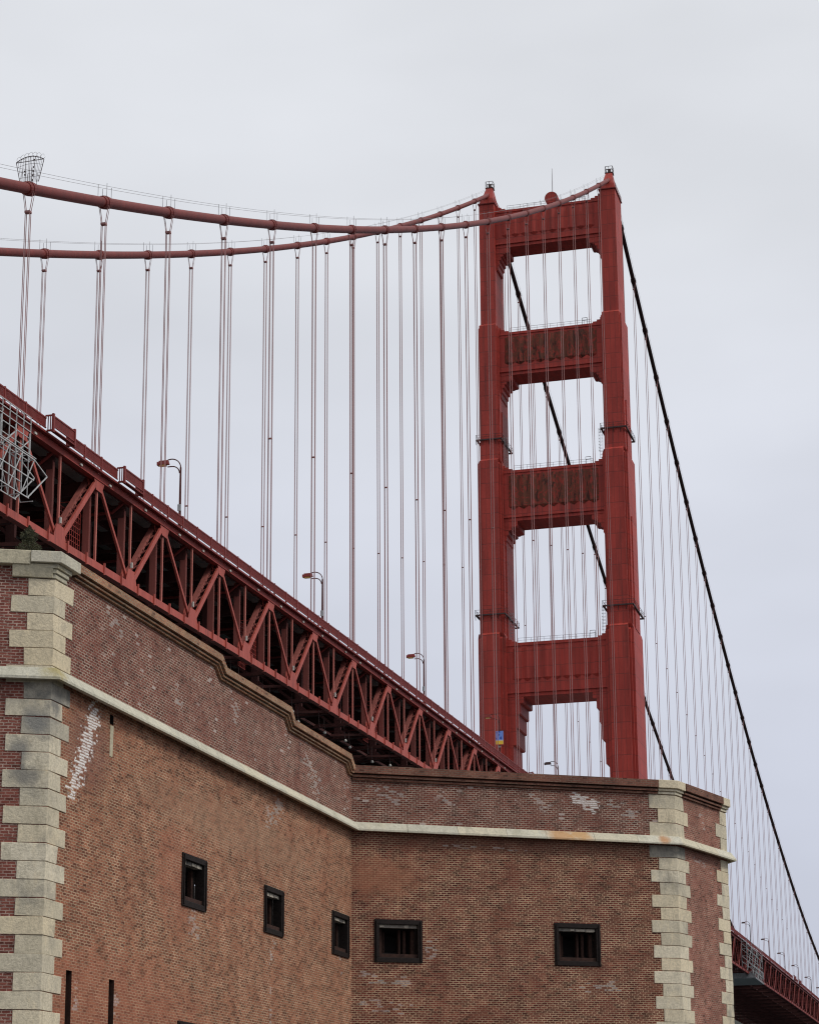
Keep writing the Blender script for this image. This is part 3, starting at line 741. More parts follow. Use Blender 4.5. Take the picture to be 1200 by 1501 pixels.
L_ = [(-251.9, 'largest street lamp on the deck, left of the others, with rusty head and twin arms'), (-206.5, 'second largest street lamp, standing in mid deck against the grey sky'), (-160.9, 'street lamp on the deck just left of the tower'),
      (-115.4, 'street lamp in front of the left tower leg, carrying the blue and yellow banner'), (-70.0, 'small dark street lamp seen through the lowest opening of the tower')]
for y, l in L_: lamp_at(y, label=l, far=(y > -80))
for i, y in enumerate((214.0, 265, 313.5, 361, 411, 460)):
    lamp_at(y, label=('first', 'second', 'third', 'fourth', 'fifth', 'last')[i] + ' distant street lamp out from the brick corner on the far deck', far=True)
# banner on a lamp pole
br = empty('pole_banner', (12.8, -115.8, 74), 'small blue and yellow banner hanging on the lamp post before the tower leg', 'banner')
m, t, b = mat('banner_print', .7); e = E(t); uvn = t.nodes.new('ShaderNodeUVMap'); uvn.uv_map = 'UVMap'; sp = t.nodes.new('ShaderNodeSeparateXYZ'); t.links.new(uvn.outputs[0], sp.inputs[0])
nn = e.noise(uvn.outputs[0], 3.2, 2); c = e.mix(e.m('GREATER_THAN', nn, .56), (.16, .28, .68), (.04, .08, .36)); c = e.mix(e.m('LESS_THAN', sp.outputs[1], .36), c, (.5, .5, .5))
c = e.mix(e.m('LESS_THAN', sp.outputs[1], .3), c, (.78, .52, .06)); c = e.mix(e.m('LESS_THAN', sp.outputs[1], .06), c, (.45, .12, .03))
t.links.new(c, b.inputs['Base Color']); BAN = m
bn = MB(); z0, z1 = 73.0, 75.2; x0, x1 = 12.3, 13.45
bn.face([(x0, -115.8, z0), (x1, -115.8, z0), (x1, -115.8, z1), (x0, -115.8, z1)], [(0, 0), (1, 0), (1, 1), (0, 1)])
bn.face([(x1, -115.76, z0), (x0, -115.76, z0), (x0, -115.76, z1), (x1, -115.76, z1)], [(0, 0), (1, 0), (1, 1), (0, 1)])
for a_, b2 in (((x0, z0), (x1, z0)), ((x1, z0), (x1, z1)), ((x1, z1), (x0, z1)), ((x0, z1), (x0, z0))):
    bn.face([(a_[0], -115.8, a_[1]), (b2[0], -115.8, b2[1]), (b2[0], -115.76, b2[1]), (a_[0], -115.76, a_[1])], [(.5, .8)]*4)
bn.build('banner_cloth', BAN, br, fixn=False)
bb = MB(); bb.bar((12.5, -115.78, z1+.05), (13.5, -115.78, z1+.05), .06); bb.bar((12.5, -115.78, z0-.05), (13.5, -115.78, z0-.05), .06); bb.build('bracket', WIRE, br)

# ------------------------------------------------------------------ maintenance scaffolds
sc = empty('maintenance_scaffold', (15, -292, 58), 'grey tubular maintenance scaffold hung on the truss at the left edge', 'scaffold')
fr = MB(); 
def dz(y, d): return deckz(y)+d
for X in (14.75, 15.3):
    for i, y in enumerate((-302, -300.7, -299.5, -298.2, -297, -295.7, -294.4, -293.1, -291.9, -290.6, -289.3)):
        zb = -3.3 if X > 15 or i % 4 else -6.9
        if X < 15: fr.bar((X, y, dz(y, .3)), (X, y, dz(y, zb)), .065)
        elif i % 2: fr.bar((X, y, dz(y, -1.5)), (X, y, dz(y, -3.2)), .08)
    for d in ((.3, -.3, -.9, -1.5, -2.4, -3.4) if X < 15 else (-3.2,)):
        fr.bar((X, -303, dz(-303, d)), (X, -289.3, dz(-289.3, d)), .065)
    for i in range(5):
        ya = -302+i*2.54
        if X < 15: fr.bar((X, ya, dz(ya, -3.4)), (X, ya+2.54, dz(ya, -1.5)), .08)
for y in (-302, -300.7, -299.5, -298.2, -297, -295.7, -294.4, -293.1, -291.9, -290.6, -289.3):
    fr.bar((14.75, y, dz(y, -3.3)), (15.3, y, dz(y, -3.2)), .07)
fr.build('upper_frame', SCAF, sc)
lf = MB()
ny = [-303.4, -301.2, -299, -296.8, -294.6, -292.4, -290.2]
for X in (14.5, 15.6):
    for d in (-3.6, -5.3, -7.0):
        for a, b2 in zip(ny, ny[1:]): lf.bar((X, a, dz(a, d)), (X, b2-(.8 if b2 > -291 and d == -7.0 else 0), dz(b2, d)), .085)
    for a, b2 in zip(ny, ny[1:]):
        m_ = (a+b2)/2
        lf.bar((X, a, dz(a, -3.6)), (X, a, dz(a, -7.0)), .07); lf.bar((X, m_, dz(m_, -3.6)), (X, m_, dz(m_, -7.0)), .05)
        if X > 15: lf.bar((X, a, dz(a, -7.0)), (X, b2, dz(b2, -3.6)), .06)
        else: lf.bar((X, a, dz(a, -3.6)), (X, b2, dz(b2, -7.0)), .06)
    lf.bar((X, -290.2, dz(-290.2, -3.6)), (X, -287.8, dz(-287.8, -4.3)), .08); lf.bar((X, -291.2, dz(-291, -7)), (X, -287.8, dz(-287.8, -4.3)), .08)
for a in ny:
    lf.bar((14.5, a, dz(a, -3.6)), (15.6, a, dz(a, -3.6)), .065); lf.bar((14.5, a, dz(a, -7.0)), (15.6, a, dz(a, -7.0)), .065)
for d, w_ in ((-7.5, .3), (-8.9, .3)): lf.bar((16.2, -303, dz(-303, d)), (13.0, -291.5 if d > -8 else -293, dz(-291.5, d+.2)), .22, w_)
lf.build('platform_truss', SCAF, sc)
s2 = empty('maintenance_scaffold', (15, 200, 64), 'grey work platform under mesh on the far deck beside the brick corner', 'scaffold')
pf = MB(); ya, yb = 195, 217
pf.box(3, 15.9, ya, yb, 64.6, 64.8); 
for X in (3, 15.9):
    for z in (64.9, 66.4, 67.9): pf.bar((X, ya, z), (X, yb, z), .16)
    y = ya
    while y <= yb: pf.bar((X, y, 64.8), (X, y, 67.9), .14); pf.bar((X, y, 64.8), (X, min(y+3.6, yb), 67.9), .1); y += 3.67
for z in (64.9, 66.4, 67.9): pf.bar((3, ya, z), (15.9, ya, z), .18); pf.bar((3, yb, z), (15.9, yb, z), .14)
for i in range(5): pf.bar((3+2.58*i, ya, 64.8), (3+2.58*(i+1), ya, 67.9), .12); pf.bar((3+2.58*i, ya, 64.8), (3+2.58*i, ya, 67.9), .12)
pf.box(3.2, 15.7, ya+.2, ya+.24, 65, 66.2)
pf.build('platform', GREY, s2)
ps = MB()
for y in (175, 188, 201, 214):
    for X in (14.6, 16): ps.bar((X, y, 66), (X, y, 74), .12)
    for z in (67, 69, 71, 73): ps.bar((14.6, y, z), (16, y, z), .1)
for z in (67.5, 69, 71, 72.5, 74):
    for X in (14.6, 16): ps.bar((X, 175, z), (X, 214, z), .1)
for i in range(3):
    a = 175+13*i; ps.bar((16, a, 65), (16, a+13, 73), .09); ps.bar((16, a+13, 65), (16, a, 73), .09)
ps.build('suspension_frame', GREY, s2)

# fan-shaped wire guard on the near cable
gy = yk(19); gz = cabz(gy); X = 13.7
gd = empty('wire_guard', (X, gy, gz+.6), 'fan-shaped wire guard standing on the near main cable at upper left', 'wire guard')
gm = MB(); zb = gz+.55
def gp(u, h): return (X+u*(.82+.42*h), gy, zb+h*1.95+(1-u*u)*.42*h*h)
for i in range(17):
    u = -1+i/8; w_ = .045 if i in (0, 16) else (.04 if i in (5, 8, 11) else .02)
    gm.bar(gp(u, 0), gp(u, 1), w_)
for h, w_ in ((1, .05), (.25, .02), (.5, .02), (.75, .02)):
    for i in range(16): gm.bar(gp(-1+i/8, h), gp(-1+(i+1)/8, h), w_)
gm.bar(gp(-1, .985), (X+1.24, gy, zb+1.97), .045)
for u, h in ((.3, .88), (.3, .62), (.3, .47), (.3, .3), (.3, .1), (-.42, .5), (-.42, .36)):
    p = Vector(gp(u, h)); gm.box(p.x-.05, p.x+.05, p.y-.06, p.y+.04, p.z-.05, p.z+.05)
gm.build('wire_panel', WIRE, gd)
cl = MB()
for j in range(7):
    u0 = -.85+j*.28; c0 = Vector(gp(u0, 1)); P_ = []
    for i in range(13):
        a = 2*pi*i/12; P_.append((c0.x+.2*cos(a), gy+.1*sin(a)+.02*i, c0.z+.2+.24*sin(a)))
    cl.tube(P_, .012, 4, False)
cl.build('coiled_wire', WIRE, gd)

# ================================================================== BRICK FORT
fort = empty('brick_fort', (63, -385, 4.4), 'old red brick fort with pale granite corner blocks, stone belt and iron-framed gun ports', 'fort')
H = 18.5; OFF = .35
wA, wB, wC, wD = Vector((64.677, -391.527)), Vector((65.044, -367.365)), Vector((75.370, -360.624)), Vector((76.647, -356.141))
d0 = Vector((cos(radians(26)), sin(radians(26)))); wL = wA-d0*16; wE = wD+Vector((-.55, .83)).normalized()*16
wall = [wL, wA, wB, wC, wD, wE]
def offs(poly, o):
    r = []
    for i, p in enumerate(poly):
        ds = []
        if i > 0: ds.append((poly[i]-poly[i-1]).normalized())
        if i < len(poly)-1: ds.append((poly[i+1]-poly[i]).normalized())
        ns = [Vector((d.y, -d.x)) for d in ds]
        if len(ns) == 1: r.append(p-ns[0]*o)
        else:
            bsc = (ns[0]+ns[1]); bsc = bsc/bsc.length; r.append(p-bsc*(o/bsc.dot(ns[0])))
    return r
FR = []   # frames: origin, direction, normal, length, u offset of the measuring origin
for i in range(5):
    P, Q = wall[i], wall[i+1]; d = (Q-P).normalized(); n = Vector((d.y, -d.x)); FR.append((P, d, n, (Q-P).length))
def W3(i, u, z, o=0):
    P, d, n, L = FR[i]; q = P+d*u+n*o; return (q.x, q.y, z)
TS = [FR[0][3]-1.3, 0, 0, 0, 0]

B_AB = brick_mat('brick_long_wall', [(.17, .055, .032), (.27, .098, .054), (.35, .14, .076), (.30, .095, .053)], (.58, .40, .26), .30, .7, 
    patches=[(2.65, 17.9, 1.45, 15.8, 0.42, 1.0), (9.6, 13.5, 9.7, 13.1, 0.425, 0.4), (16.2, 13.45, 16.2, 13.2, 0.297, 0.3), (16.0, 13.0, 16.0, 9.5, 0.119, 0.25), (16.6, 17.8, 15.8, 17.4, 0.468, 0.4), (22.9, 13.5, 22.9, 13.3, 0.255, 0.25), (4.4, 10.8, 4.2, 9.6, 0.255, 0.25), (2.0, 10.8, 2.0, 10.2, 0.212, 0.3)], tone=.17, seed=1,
    warm_and_shade=[(4, 10.6, 7, 1.5, (.36, .12, .07), .35), (13, 16.5, 8, .8, (.36, .22, .14), .35), (8.5, 14.5, 2, 1.5, (.38, .13, .08), .3), (2.2, 17, 1.6, 1.2, (.2, .09, .07), .5)])
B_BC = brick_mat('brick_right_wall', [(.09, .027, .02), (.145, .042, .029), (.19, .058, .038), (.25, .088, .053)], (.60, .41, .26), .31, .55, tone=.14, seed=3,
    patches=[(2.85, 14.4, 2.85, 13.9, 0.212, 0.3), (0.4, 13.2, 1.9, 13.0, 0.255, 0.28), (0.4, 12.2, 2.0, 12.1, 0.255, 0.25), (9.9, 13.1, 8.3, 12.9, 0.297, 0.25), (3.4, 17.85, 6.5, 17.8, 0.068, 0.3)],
    warm_and_shade=[(1.1, 16.6, 1.5, .8, (.36, .15, .085), .55), (6, 18.0, 7, .35, (.15, .07, .05), .4)])  # last entry paints the belt's shade as a dark band beneath it
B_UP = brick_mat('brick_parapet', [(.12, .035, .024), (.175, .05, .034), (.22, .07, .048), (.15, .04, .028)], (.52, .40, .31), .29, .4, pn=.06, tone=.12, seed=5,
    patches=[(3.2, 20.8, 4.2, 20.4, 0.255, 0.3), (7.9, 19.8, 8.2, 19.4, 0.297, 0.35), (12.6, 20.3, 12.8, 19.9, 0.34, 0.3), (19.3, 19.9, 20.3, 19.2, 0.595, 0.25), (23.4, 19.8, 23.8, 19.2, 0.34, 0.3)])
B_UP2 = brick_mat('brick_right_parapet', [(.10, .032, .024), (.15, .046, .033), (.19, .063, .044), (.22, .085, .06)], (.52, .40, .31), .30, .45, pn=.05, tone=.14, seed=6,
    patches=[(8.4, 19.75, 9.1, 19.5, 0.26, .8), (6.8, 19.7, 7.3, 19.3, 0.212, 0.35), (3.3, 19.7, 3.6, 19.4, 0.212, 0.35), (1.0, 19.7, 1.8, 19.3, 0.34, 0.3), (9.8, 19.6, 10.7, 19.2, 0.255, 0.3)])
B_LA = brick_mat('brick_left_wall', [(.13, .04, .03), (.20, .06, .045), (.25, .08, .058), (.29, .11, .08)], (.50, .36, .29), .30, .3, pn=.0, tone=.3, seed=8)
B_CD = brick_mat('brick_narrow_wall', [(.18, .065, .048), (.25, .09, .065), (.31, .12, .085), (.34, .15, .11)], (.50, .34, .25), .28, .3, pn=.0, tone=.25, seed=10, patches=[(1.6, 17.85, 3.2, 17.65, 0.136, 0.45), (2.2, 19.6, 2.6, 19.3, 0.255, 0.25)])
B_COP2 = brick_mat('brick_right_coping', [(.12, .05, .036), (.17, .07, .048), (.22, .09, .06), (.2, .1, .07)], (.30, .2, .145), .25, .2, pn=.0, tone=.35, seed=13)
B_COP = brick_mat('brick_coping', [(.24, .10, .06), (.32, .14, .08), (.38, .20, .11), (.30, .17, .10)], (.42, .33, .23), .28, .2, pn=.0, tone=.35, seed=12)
GRAN = stone_mat('granite_blocks', (.60, .53, .385), (.80, .72, .55), spots=[((64.5, -391.2, 17.6), .55, (.15, .15, .145)), ((64.4, -391.6, 17.2), .5, (.2, .2, .19)), ((63.9, -391.8, 16.4), .5, (.2, .195, .18)), ((64.1, -391.7, 15.8), .45, (.2, .19, .17)), ((75.2, -361.3, 17.9), .6, (.17, .165, .155))])
BELT = stone_mat('belt_granite', (.54, .51, .40), (.66, .63, .51), dark=(.3, .29, .2), spots=[((71.6, -363.4, 18.35), .7, (.5, .26, .1)), ((72.3, -362.9, 18.35), .5, (.52, .28, .1)), ((75.1, -361.2, 18.4), .3, (.45, .2, .07)), ((64.8, -391.5, 18.4), .5, (.33, .27, .1))])
CAPM = stone_mat('cap_granite', (.62, .57, .44), (.70, .65, .52), dirt=.3)
LICH = stone_mat('lichen_stone', (.52, .475, .35), (.60, .555, .42), dark=(.35, .28, .12), dirt=.5)

# windows and slits per lower wall, u in the fit's t
WIN = {1: [(8.65, 10.45, 13.75, 15.23), (15.32, 17.04, 13.73, 15.19), (21.96, 23.76, 13.73, 15.19), (8.55, 10.35, 9.1, 10.59)], 2: [(.81, 2.55, 13.68, 15.16), (7.47, 9.23, 13.72, 15.23)]}
SLIT = {1: [(1.39, 1.72, 6.5, 11.3), (3.94, 4.27, 6.5, 11.3)]}
SCUP = {1: [(3.55, 3.78, 17.85, 18.1)]}
def wall_face(i, z0, z1, holes, m_, name):
    L = FR[i][3]; us = sorted({0, L, *[h[0] for h in holes], *[h[1] for h in holes]}); zs = sorted({z0, z1, *[h[2] for h in holes], *[h[3] for h in holes]})
    mb = MB(); ts = TS[i]
    for a, b_ in zip(us, us[1:]):
        for c_, d_ in zip(zs, zs[1:]):
            um, zm_ = (a+b_)/2, (c_+d_)/2
            if any(h[0] < um < h[1] and h[2] < zm_ < h[3] for h in holes): continue
            mb.face([W3(i, a, c_), W3(i, b_, c_), W3(i, b_, d_), W3(i, a, d_)], [(a-ts, c_), (b_-ts, c_), (b_-ts, d_), (a-ts, d_)])
    return mb.build(name, m_, fort, fixn=False)
LOWM = [B_LA, B_AB, B_BC, B_CD, B_CD]
lowwall = {}
for i in range(5):
    ts = TS[i]; hs = []
    for k_ in (WIN, SLIT, SCUP):
        for (a, b_, c_, d_) in k_.get(i, []): hs.append((a+ts+(.16 if k_ is WIN else 0), b_+ts-(.16 if k_ is WIN else 0), c_+(.14 if k_ is WIN else 0), d_-(.14 if k_ is WIN else 0)))
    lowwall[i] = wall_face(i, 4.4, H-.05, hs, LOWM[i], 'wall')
# gun-port windows
WEATH = stone_mat('weathered_lintel', (.42, .38, .32), (.5, .46, .4), dark=(.02, .016, .014), dirt=1.0)
RUST = plain('rusty_jamb', (.06, .028, .02), .8, 0, .7, 7)
for i, lst in WIN.items():
    for (a, b_, c_, d_) in lst:
        a += TS[i]; b_ += TS[i]
        wd = MB(); fw_ = .17
        def blk(mb, u0, u1, z0, z1, o0, o1, tint=.5): mb.hexa([W3(i, u0, z0, o1), W3(i, u1, z0, o1), W3(i, u1, z0, o0), W3(i, u0, z0, o0), W3(i, u0, z1, o1), W3(i, u1, z1, o1), W3(i, u1, z1, o0), W3(i, u0, z1, o0)], tint)
        blk(wd, a, b_, d_-fw_, d_, -.25, .05); blk(wd, a, b_, c_, c_+fw_, -.25, .05)
        blk(wd, a, a+fw_, c_+fw_, d_-fw_, -.25, .048); blk(wd, b_-fw_, b_, c_+fw_, d_-fw_, -.25, .048)
        for uu in (a+.05, b_-.09): blk(wd, uu, uu+.04, c_+.04, d_-.04, .05, .085)
        wo = wd.build('window', IRON, lowwall[i], bevel=.012)
        u0, u1, z0, z1 = a+fw_, b_-fw_, c_+fw_, d_-fw_
        li = MB(); blk(li, u0, u1, z1-.11, z1, -.45, -.06, .95); uu = u0+.04
        while uu < u1-.1:
            w_ = random.uniform(.08, .4); e_ = min(uu+w_, u1-.03); zt0 = z1-random.uniform(.09, .13)
            if random.random() < .8: blk(li, uu, e_, zt0, z1-random.uniform(.01, .035), -.2, -.03+random.uniform(-.01, .01), .2)
            uu = e_+random.uniform(.02, .07)
        li.build('lintel', WEATH, wo)
        sl_ = MB(); blk(sl_, u0, u1, z0, z0+.13, -.5, -.03, .9); sl_.build('sill', RUST, wo)
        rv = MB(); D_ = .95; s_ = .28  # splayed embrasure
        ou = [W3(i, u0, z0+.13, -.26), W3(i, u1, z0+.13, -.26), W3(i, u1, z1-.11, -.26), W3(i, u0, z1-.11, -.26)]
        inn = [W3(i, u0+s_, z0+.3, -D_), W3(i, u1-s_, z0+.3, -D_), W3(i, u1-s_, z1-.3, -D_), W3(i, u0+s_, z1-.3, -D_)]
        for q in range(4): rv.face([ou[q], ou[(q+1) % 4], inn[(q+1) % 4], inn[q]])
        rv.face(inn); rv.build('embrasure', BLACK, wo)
        um = (u0+u1)/2
        for bu0, bu1, bo0, bo1 in ((u0+.08, u0+.2, -.42, -.3), (u1-.16, u1-.03, -.42, -.3), (um+.12, um+.2, -.55, -.4), (u1-.4, u1-.3, -.52, -.42), (um-.38, um-.32, -.7, -.6)):
            sh = MB(); blk(sh, bu0, bu1, z0+.13, z1-.13, bo0, bo1); sh.build('shutter_bar', RUST, wo)
for k_, nm, mt_ in ((SLIT, 'loophole', RUST), (SCUP, 'scupper', BLACK)):
    for i, lst in k_.items():
        for (a, b_, c_, d_) in lst:
            a += TS[i]; b_ += TS[i]; mb = MB(); D_ = .6
            ou = [W3(i, a, c_), W3(i, b_, c_), W3(i, b_, d_), W3(i, a, d_)]; inn = [W3(i, a+.06, c_, -D_), W3(i, b_-.06, c_, -D_), W3(i, b_-.06, d_, -D_), W3(i, a+.06, d_, -D_)]
            for q in range(4): mb.face([ou[q], ou[(q+1) % 4], inn[(q+1) % 4], inn[q]])
            mb.face(inn); mb.build(nm, mt_, lowwall[i])
mb = MB(); i = 1; a, b_ = 3.57, 3.78
mb.hexa([W3(1, a, 17.0, .012), W3(1, b_-.03, 17.0, .012), W3(1, b_-.03, 17.0, -.05), W3(1, a, 17.0, -.05), W3(1, a, 17.82, .012), W3(1, b_, 17.82, .012), W3(1, b_, 17.82, -.05), W3(1, a, 17.82, -.05)])
mb.build('scupper_stone', LICH, lowwall[1])

# parapet walls
step_pts = [(0, 21.44), (11.0, 21.42), (11.4, 21.12), (17.2, 21.14), (17.56, 20.79), (23.5, 20.79), (23.84, 20.5)]
def offpath(path, d):
    r = []
    for i, (x, z) in enumerate(path):
        ns = []
        if i > 0: dx, dz_ = x-path[i-1][0], z-path[i-1][1]; l = sqrt(dx*dx+dz_*dz_); ns.append((dz_/l, -dx/l))
        if i < len(path)-1: dx, dz_ = path[i+1][0]-x, path[i+1][1]-z; l = sqrt(dx*dx+dz_*dz_); ns.append((dz_/l, -dx/l))
        if len(ns) == 1: r.append((x+ns[0][0]*d, z+ns[0][1]*d))
        else:
            bx, bz = ns[0][0]+ns[1][0], ns[0][1]+ns[1][1]; l = sqrt(bx*bx+bz*bz); bx /= l; bz /= l
            k = d/(bx*ns[0][0]+bz*ns[0][1]); r.append((x+bx*k, z+bz*k))
    return r
L1, L2, L3 = FR[1][3], FR[2][3], FR[3][3]
paths = {0: [(0, 21.44), (FR[0][3], 21.44)], 1: [(u+TS[1] if 0 < j else 0, z) for j, (u, z) in enumerate(step_pts)] + [(L1, 20.5)], 2: [(0, 20.5), (L2, 20.56)], 3: [(0, 20.56), (L3, 20.56)], 4: [(0, 20.56), (FR[4][3], 20.56)]}
BANDS = [(0, .235, .22), (.235, .285, .03), (.285, .345, .15), (.345, .38, .01), (.38, .435, .085)]
UPM = [B_LA, B_UP, B_UP2, B_CD, B_CD]
mitA = {}
for i in range(5):
    path = paths[i]; tp = offpath(path, .1); L = FR[i][3]; tp[0] = (0, tp[0][1]); tp[-1] = (L, tp[-1][1])
    mb = MB()
    pts = [(0, H-.02), (L, H-.02)] + tp[::-1]
    mb.face([W3(i, u, z) for u, z in pts], [(u-TS[i], z) for u, z in pts])
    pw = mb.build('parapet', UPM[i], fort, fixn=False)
    # cornice bands; skip the stretches covered by corner stones
    def clip(path, a, b_):
        r = []
        for (x0, z0), (x1, z1) in zip(path, path[1:]):
            if x1 <= a or x0 >= b_: continue
            f = lambda x: (x, z0+(z1-z0)*(x-x0)/(x1-x0))
            s0, s1 = f(max(x0, a)), f(min(x1, b_))
            if not r: r.append(s0)
            r.append(s1)
        return r
    rngs = {0: (0, L-2.0), 1: (1.0, L-.02), 2: (-.0, L-.72), 3: (.62, L-.6), 4: (.55, L)}[i]
    cp = clip(path, *rngs)
    if i == 2: cp[0] = (0.02, cp[0][1])
    cn = MB()
    for (da, db, pr_) in [(a*(1.15 if i > 1 else .85), b*(1.15 if i > 1 else .85), c) for a, b, c in BANDS]:
        ta, tb = offpath(cp, da), offpath(cp, db)
        for j in range(len(cp)-1):
            (ua, za), (ub, zb_), (uc, zc_), (ud, zd_) = ta[j], ta[j+1], tb[j+1], tb[j]
            e0 = pr_ if not (i == 1 and j == len(cp)-2) else pr_
            if j == 0: ua = ud = cp[0][0]
            if j == len(cp)-2: ub = uc = cp[-1][0] - (pr_ if i == 1 else 0)
            if i == 2 and j == 0: ua = ud = -.0
            q = [W3(i, ud, zd_, pr_), W3(i, uc, zc_, pr_), W3(i, uc, zc_, -.3), W3(i, ud, zd_, -.3), W3(i, ua, za, pr_), W3(i, ub, zb_, pr_), W3(i, ub, zb_, -.3), W3(i, ua, za, -.3)]
            b0 = len(cn.v); cn.v += q
            sh_ = .5
            for fc in ((3,2,1,0), (4,5,6,7), (0,1,5,4), (1,2,6,5), (2,3,7,6), (3,0,4,7)):
                cn.f.append(tuple(b0+x for x in fc)); uvm = {0: (ud, zd_), 1: (uc, zc_), 2: (uc, zc_-.3), 3: (ud, zd_-.3), 4: (ua, za), 5: (ub, zb_), 6: (ub, zb_+.3), 7: (ua, za+.3)}
                cn.uv.append([uvm[x] for x in fc]); cn.tint.append(.5)
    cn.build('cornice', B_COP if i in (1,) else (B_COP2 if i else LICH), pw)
# belt course of long granite stones, sloping outwards to an edge with an undercut added to darken its soffit, mitred at every corner
def ringat(p): return offs(wall, -p)
r_top, r_bot, r_lip, r_in = ringat(.15), ringat(.33), ringat(.2), ringat(-.2)
for i in range(5):
    mb = MB(); L = (r_bot[i+1]-r_bot[i]).length; n = max(2, round(L/1.8)); fs = [0]+[(k+random.uniform(-.15, .15))/n for k in range(1, n)]+[1]
    for a, b_ in zip(fs, fs[1:]):
        g0 = .0 if a == 0 else .006/L; g1 = .0 if b_ == 1 else .006/L; tn = random.random()*.9; jz = random.uniform(-.006, .006)
        def at(r, f):
            if f < .001 or f > .999: return r[i].lerp(r[i+1], round(f))
            b0 = r_bot[i].lerp(r_bot[i+1], f); d_, n_ = FR[i][1], FR[i][2]; return b0+n_*((r[i]-b0).dot(n_))
        A0, A1 = a+g0, b_-g1
        prof = [(r_in, H), (r_top, H+jz*.4), (r_bot, H-.26+jz), (r_bot, H-.32), (r_lip, H-.32), (r_lip, H-.13), (r_in, H-.13)]
        P0 = [(*at(r, A0), z) for r, z in prof]; P1 = [(*at(r, A1), z) for r, z in prof]; m_ = len(prof)
        for q in range(m_): mb.face([P0[q], P1[q], P1[(q+1) % m_], P0[(q+1) % m_]], None, tn)
        mb.face(P0[:6]+[P0[6]], None, tn); mb.face((P1)[::-1], None, tn)
    mb.build('belt_course', BELT, fort, bevel=.012)
# corner quoins: long and short returns alternate
def quoins(ci, ztop, zbot, hq, longfirst, name, lw=(1.06, .66), parent=fort):
    i, j = ci-1, ci; c = wall[ci]; di, dj = FR[i][1], FR[j][1]; ni, nj = FR[i][2], FR[j][2]
    z = ztop; k = longfirst; mb = MB(); pr_ = .022
    bs = (ni+nj); bs /= bs.length; cc = c+bs*(pr_/bs.dot(ni)); ci_ = c-bs*(.3/bs.dot(ni))
    while z > zbot:
        la, lb = (lw[0], lw[1]) if k % 2 == 0 else (lw[1], lw[0])
        la += random.uniform(-.03, .03); lb += random.uniform(-.03, .03)
        z1, z0 = z-.008, z-hq+.008; a = c-di*la+ni*pr_; a_ = c-di*la-ni*.3; b_ = c+dj*lb+nj*pr_; b2 = c+dj*lb-nj*.3
        tn = random.random()*.92 if not (z > 16.0 and z < 18.2 and ci == 1) else random.choice((.95, .99, .6))
        if ci == 3 and 17.8 < z < 18.3: tn = .99
        v = [a, cc, b_, b2, ci_, a_]; b0 = len(mb.v)
        mb.v += [(p.x, p.y, z0) for p in v] + [(p.x, p.y, z1) for p in v]
        mb.v[b0:] = [(x+random.uniform(-.012, .012), y+random.uniform(-.012, .012), z_q+random.uniform(-.008, .008)) for x, y, z_q in mb.v[b0:]] if True else mb.v[b0:]
        F = [(5,4,3,2,1,0), (6,7,8,9,10,11)] + [(q, (q+1) % 6, (q+1) % 6+6, q+6) for q in range(6)]
        for f in F: mb.f.append(tuple(b0+x for x in f)); mb.uv.append([(0, 0)]*len(f)); mb.tint.append(tn)
        z -= hq; k += 1
    return mb.build(name, GRAN, parent, bevel=.008)
q_ = .4415
quoins(1, 20.79, H+.05, q_, 1, 'quoin_blocks'); quoins(1, 18.18, 4.5, q_, 1, 'quoin_blocks')
quoins(3, 19.6+.44, H+.05, q_*1.17, 0, 'quoin_blocks', (1.05, .72)); quoins(3, 18.18, 4.5, q_*1.03, 0, 'quoin_blocks', (1.05, .72))
quoins(4, 20.04, H+.05, q_*1.17, 1, 'quoin_blocks', (1.0, .62)); quoins(4, 18.18, 4.5, q_*1.03, 1, 'quoin_blocks', (1.1, .66))
# corner cap stones
def capstone(ci, la, lb, z0, z1, pr_, m_, name='cap_stone', tint=.4):
    c = wall[ci]; di, dj = FR[ci-1][1], FR[ci][1]; ni, nj = FR[ci-1][2], FR[ci][2]; bs = ni+nj; bs /= bs.length
    cc = c+bs*(pr_/bs.dot(ni)); cin = c-bs*(.5/bs.dot(ni)); v = [c-di*la+ni*pr_, cc, c+dj*lb+nj*pr_, c+dj*lb-nj*.5, cin, c-di*la-ni*.5]
    mb = MB(); mb.v = [(p.x, p.y, z0) for p in v] + [(p.x, p.y, z1) for p in v]
    for f in [(5,4,3,2,1,0), (6,7,8,9,10,11)] + [(q, (q+1) % 6, (q+1) % 6+6, q+6) for q in range(6)]: mb.f.append(f); mb.uv.append([(0, 0)]*len(f)); mb.tint.append(tint)
    return mb.build(name, m_, fort, bevel=.012)
capstone(1, .6, 1.0, 21.16, 21.45, .24, CAPM)
capstone(1, 1.05, .72, 21.04, 21.155, .13, LICH); capstone(1, 1.04, .66, 20.92, 21.035, .085, LICH); capstone(1, 1.04, .62, 20.8, 20.915, .045, LICH)
for ci, la, lb, zt_ in ((3, .7, .6, 20.57), (4, .58, .5, 20.57)):
    capstone(ci, la, lb, zt_-.3, zt_, .2, GRAN, tint=.5); capstone(ci, la-.02, lb-.02, zt_-.4, zt_-.31, .12, GRAN, tint=.3); capstone(ci, la-.03, lb-.03, zt_-.51, zt_-.41, .06, GRAN, tint=.6)
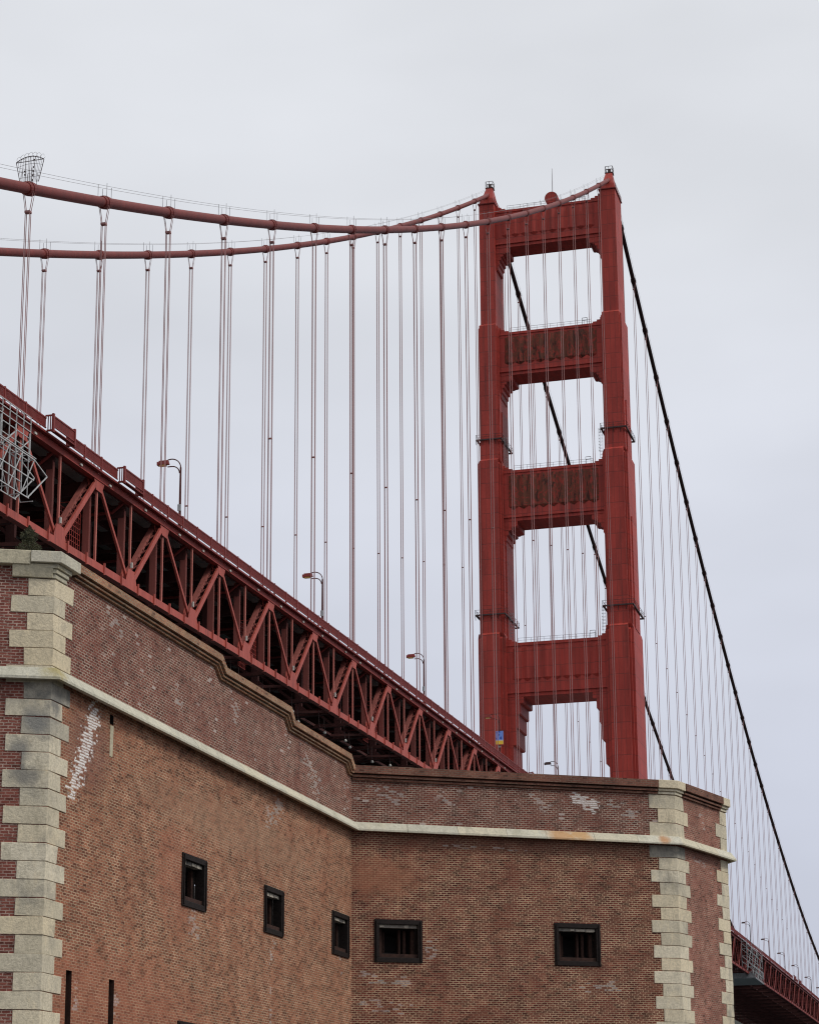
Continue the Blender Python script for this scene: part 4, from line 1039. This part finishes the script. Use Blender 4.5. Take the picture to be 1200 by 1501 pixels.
# left coping, lichen-stained stone
mb = MB(); L0_ = FR[0][3]
mb.hexa([W3(0, 0, 21.1, .2), W3(0, L0_-.605, 21.1, .2), W3(0, L0_-.605, 21.1, -.4), W3(0, 0, 21.1, -.4), W3(0, 0, 21.46, .2), W3(0, L0_-.605, 21.46, .2), W3(0, L0_-.605, 21.46, -.4), W3(0, 0, 21.46, -.4)])
mb.build('coping', LICH, fort, bevel=.015)
mb = MB(); mb.hexa([W3(0, L0_-1.04, 20.8, .1), W3(0, L0_-.05, 20.8, .06), W3(0, L0_-.05, 20.8, -.3), W3(0, L0_-1.04, 20.8, -.3), W3(0, L0_-1.04, 21.12, .17), W3(0, L0_-.05, 21.14, .14), W3(0, L0_-.05, 21.14, -.3), W3(0, L0_-1.04, 21.12, -.3)])
mb.build('coping_block', LICH, fort, bevel=.015)
# closing body: roof terrace behind the parapets
inn = offs(wall, 1.3); mb = MB()
zr = [20.3]*6
mb.face([(p.x, p.y, 20.3) for p in inn[:6]] + [(30, -340, 20.3), (30, -400, 20.3)])
for i in range(5):
    mb.face([(wall[i].x, wall[i].y, 20.35), (wall[i+1].x, wall[i+1].y, 20.35), (inn[i+1].x, inn[i+1].y, 20.35), (inn[i].x, inn[i].y, 20.35)])
mb.face([(wall[5].x, wall[5].y, 4.4), (30, -340, 4.4), (30, -340, 20.3), (wall[5].x, wall[5].y, 20.3)])
mb.face([(30, -340, 4.4), (30, -400, 4.4), (30, -400, 20.3), (30, -340, 20.3)])
mb.face([(30, -400, 4.4), (wall[0].x, wall[0].y, 4.4), (wall[0].x, wall[0].y, 20.3), (30, -400, 20.3)])
mb.build('roof_terrace', CONC, fort)

# ------------------------------------------------------------------ shrub growing behind the coping
m, t, b = mat('shrub_leaves', .7); e = E(t); n = e.noise(e.pos(), 9, 3); t.links.new(e.mix(e.rng(n, .3, .7), (.03, .034, .018), (.09, .088, .045)), b.inputs['Base Color']); LEAF = m
P, d, nn, L = FR[0]; bp = P+d*(L-.66)-nn*.5
sh = empty('shrub', (bp.x, bp.y, 21.1), 'small dark green shrub growing on top of the left stone corner', 'shrub')
st = MB(); st.tube([(bp.x, bp.y, 20.4), (bp.x+.02, bp.y, 21.5), (bp.x-.02, bp.y, 22.1)], [.04, .03, .01], 6)
for a in range(9):
    an = a*2.4; z = 21.35+a*.07; st.tube([(bp.x, bp.y, z), (bp.x+cos(an)*.2, bp.y+sin(an)*.2, z+.12)], [.012, .005], 4)
st.build('stem', BLACK, sh)
lf = MB(); rnd = random.Random(3)
for k in range(5200):
    h = rnd.random(); z = 21.36+h*.92; R_ = .33*(1-h**2.6)**.7*(.8+.25*sin(h*17+1.3)); a = rnd.uniform(0, 2*pi); r_ = R_*sqrt(rnd.uniform(.25, 1))*(1+.18*sin(a*5+h*9))
    if rnd.random() < .12*(1+sin(a*3+h*11)): continue
    c = Vector((bp.x+cos(a)*r_, bp.y+sin(a)*r_, z+rnd.uniform(-.04, .04)))
    u_ = Vector((rnd.gauss(0, 1), rnd.gauss(0, 1), rnd.gauss(.6, 1))).normalized()*rnd.uniform(.014, .03); v_ = u_.cross(Vector((rnd.gauss(0, 1), rnd.gauss(0, 1), rnd.gauss(0, 1)))).normalized()*rnd.uniform(.006, .012)
    lf.face([c-u_, c+v_, c+u_, c-v_])
lf.build('crown', LEAF, sh, fixn=False)

settle()
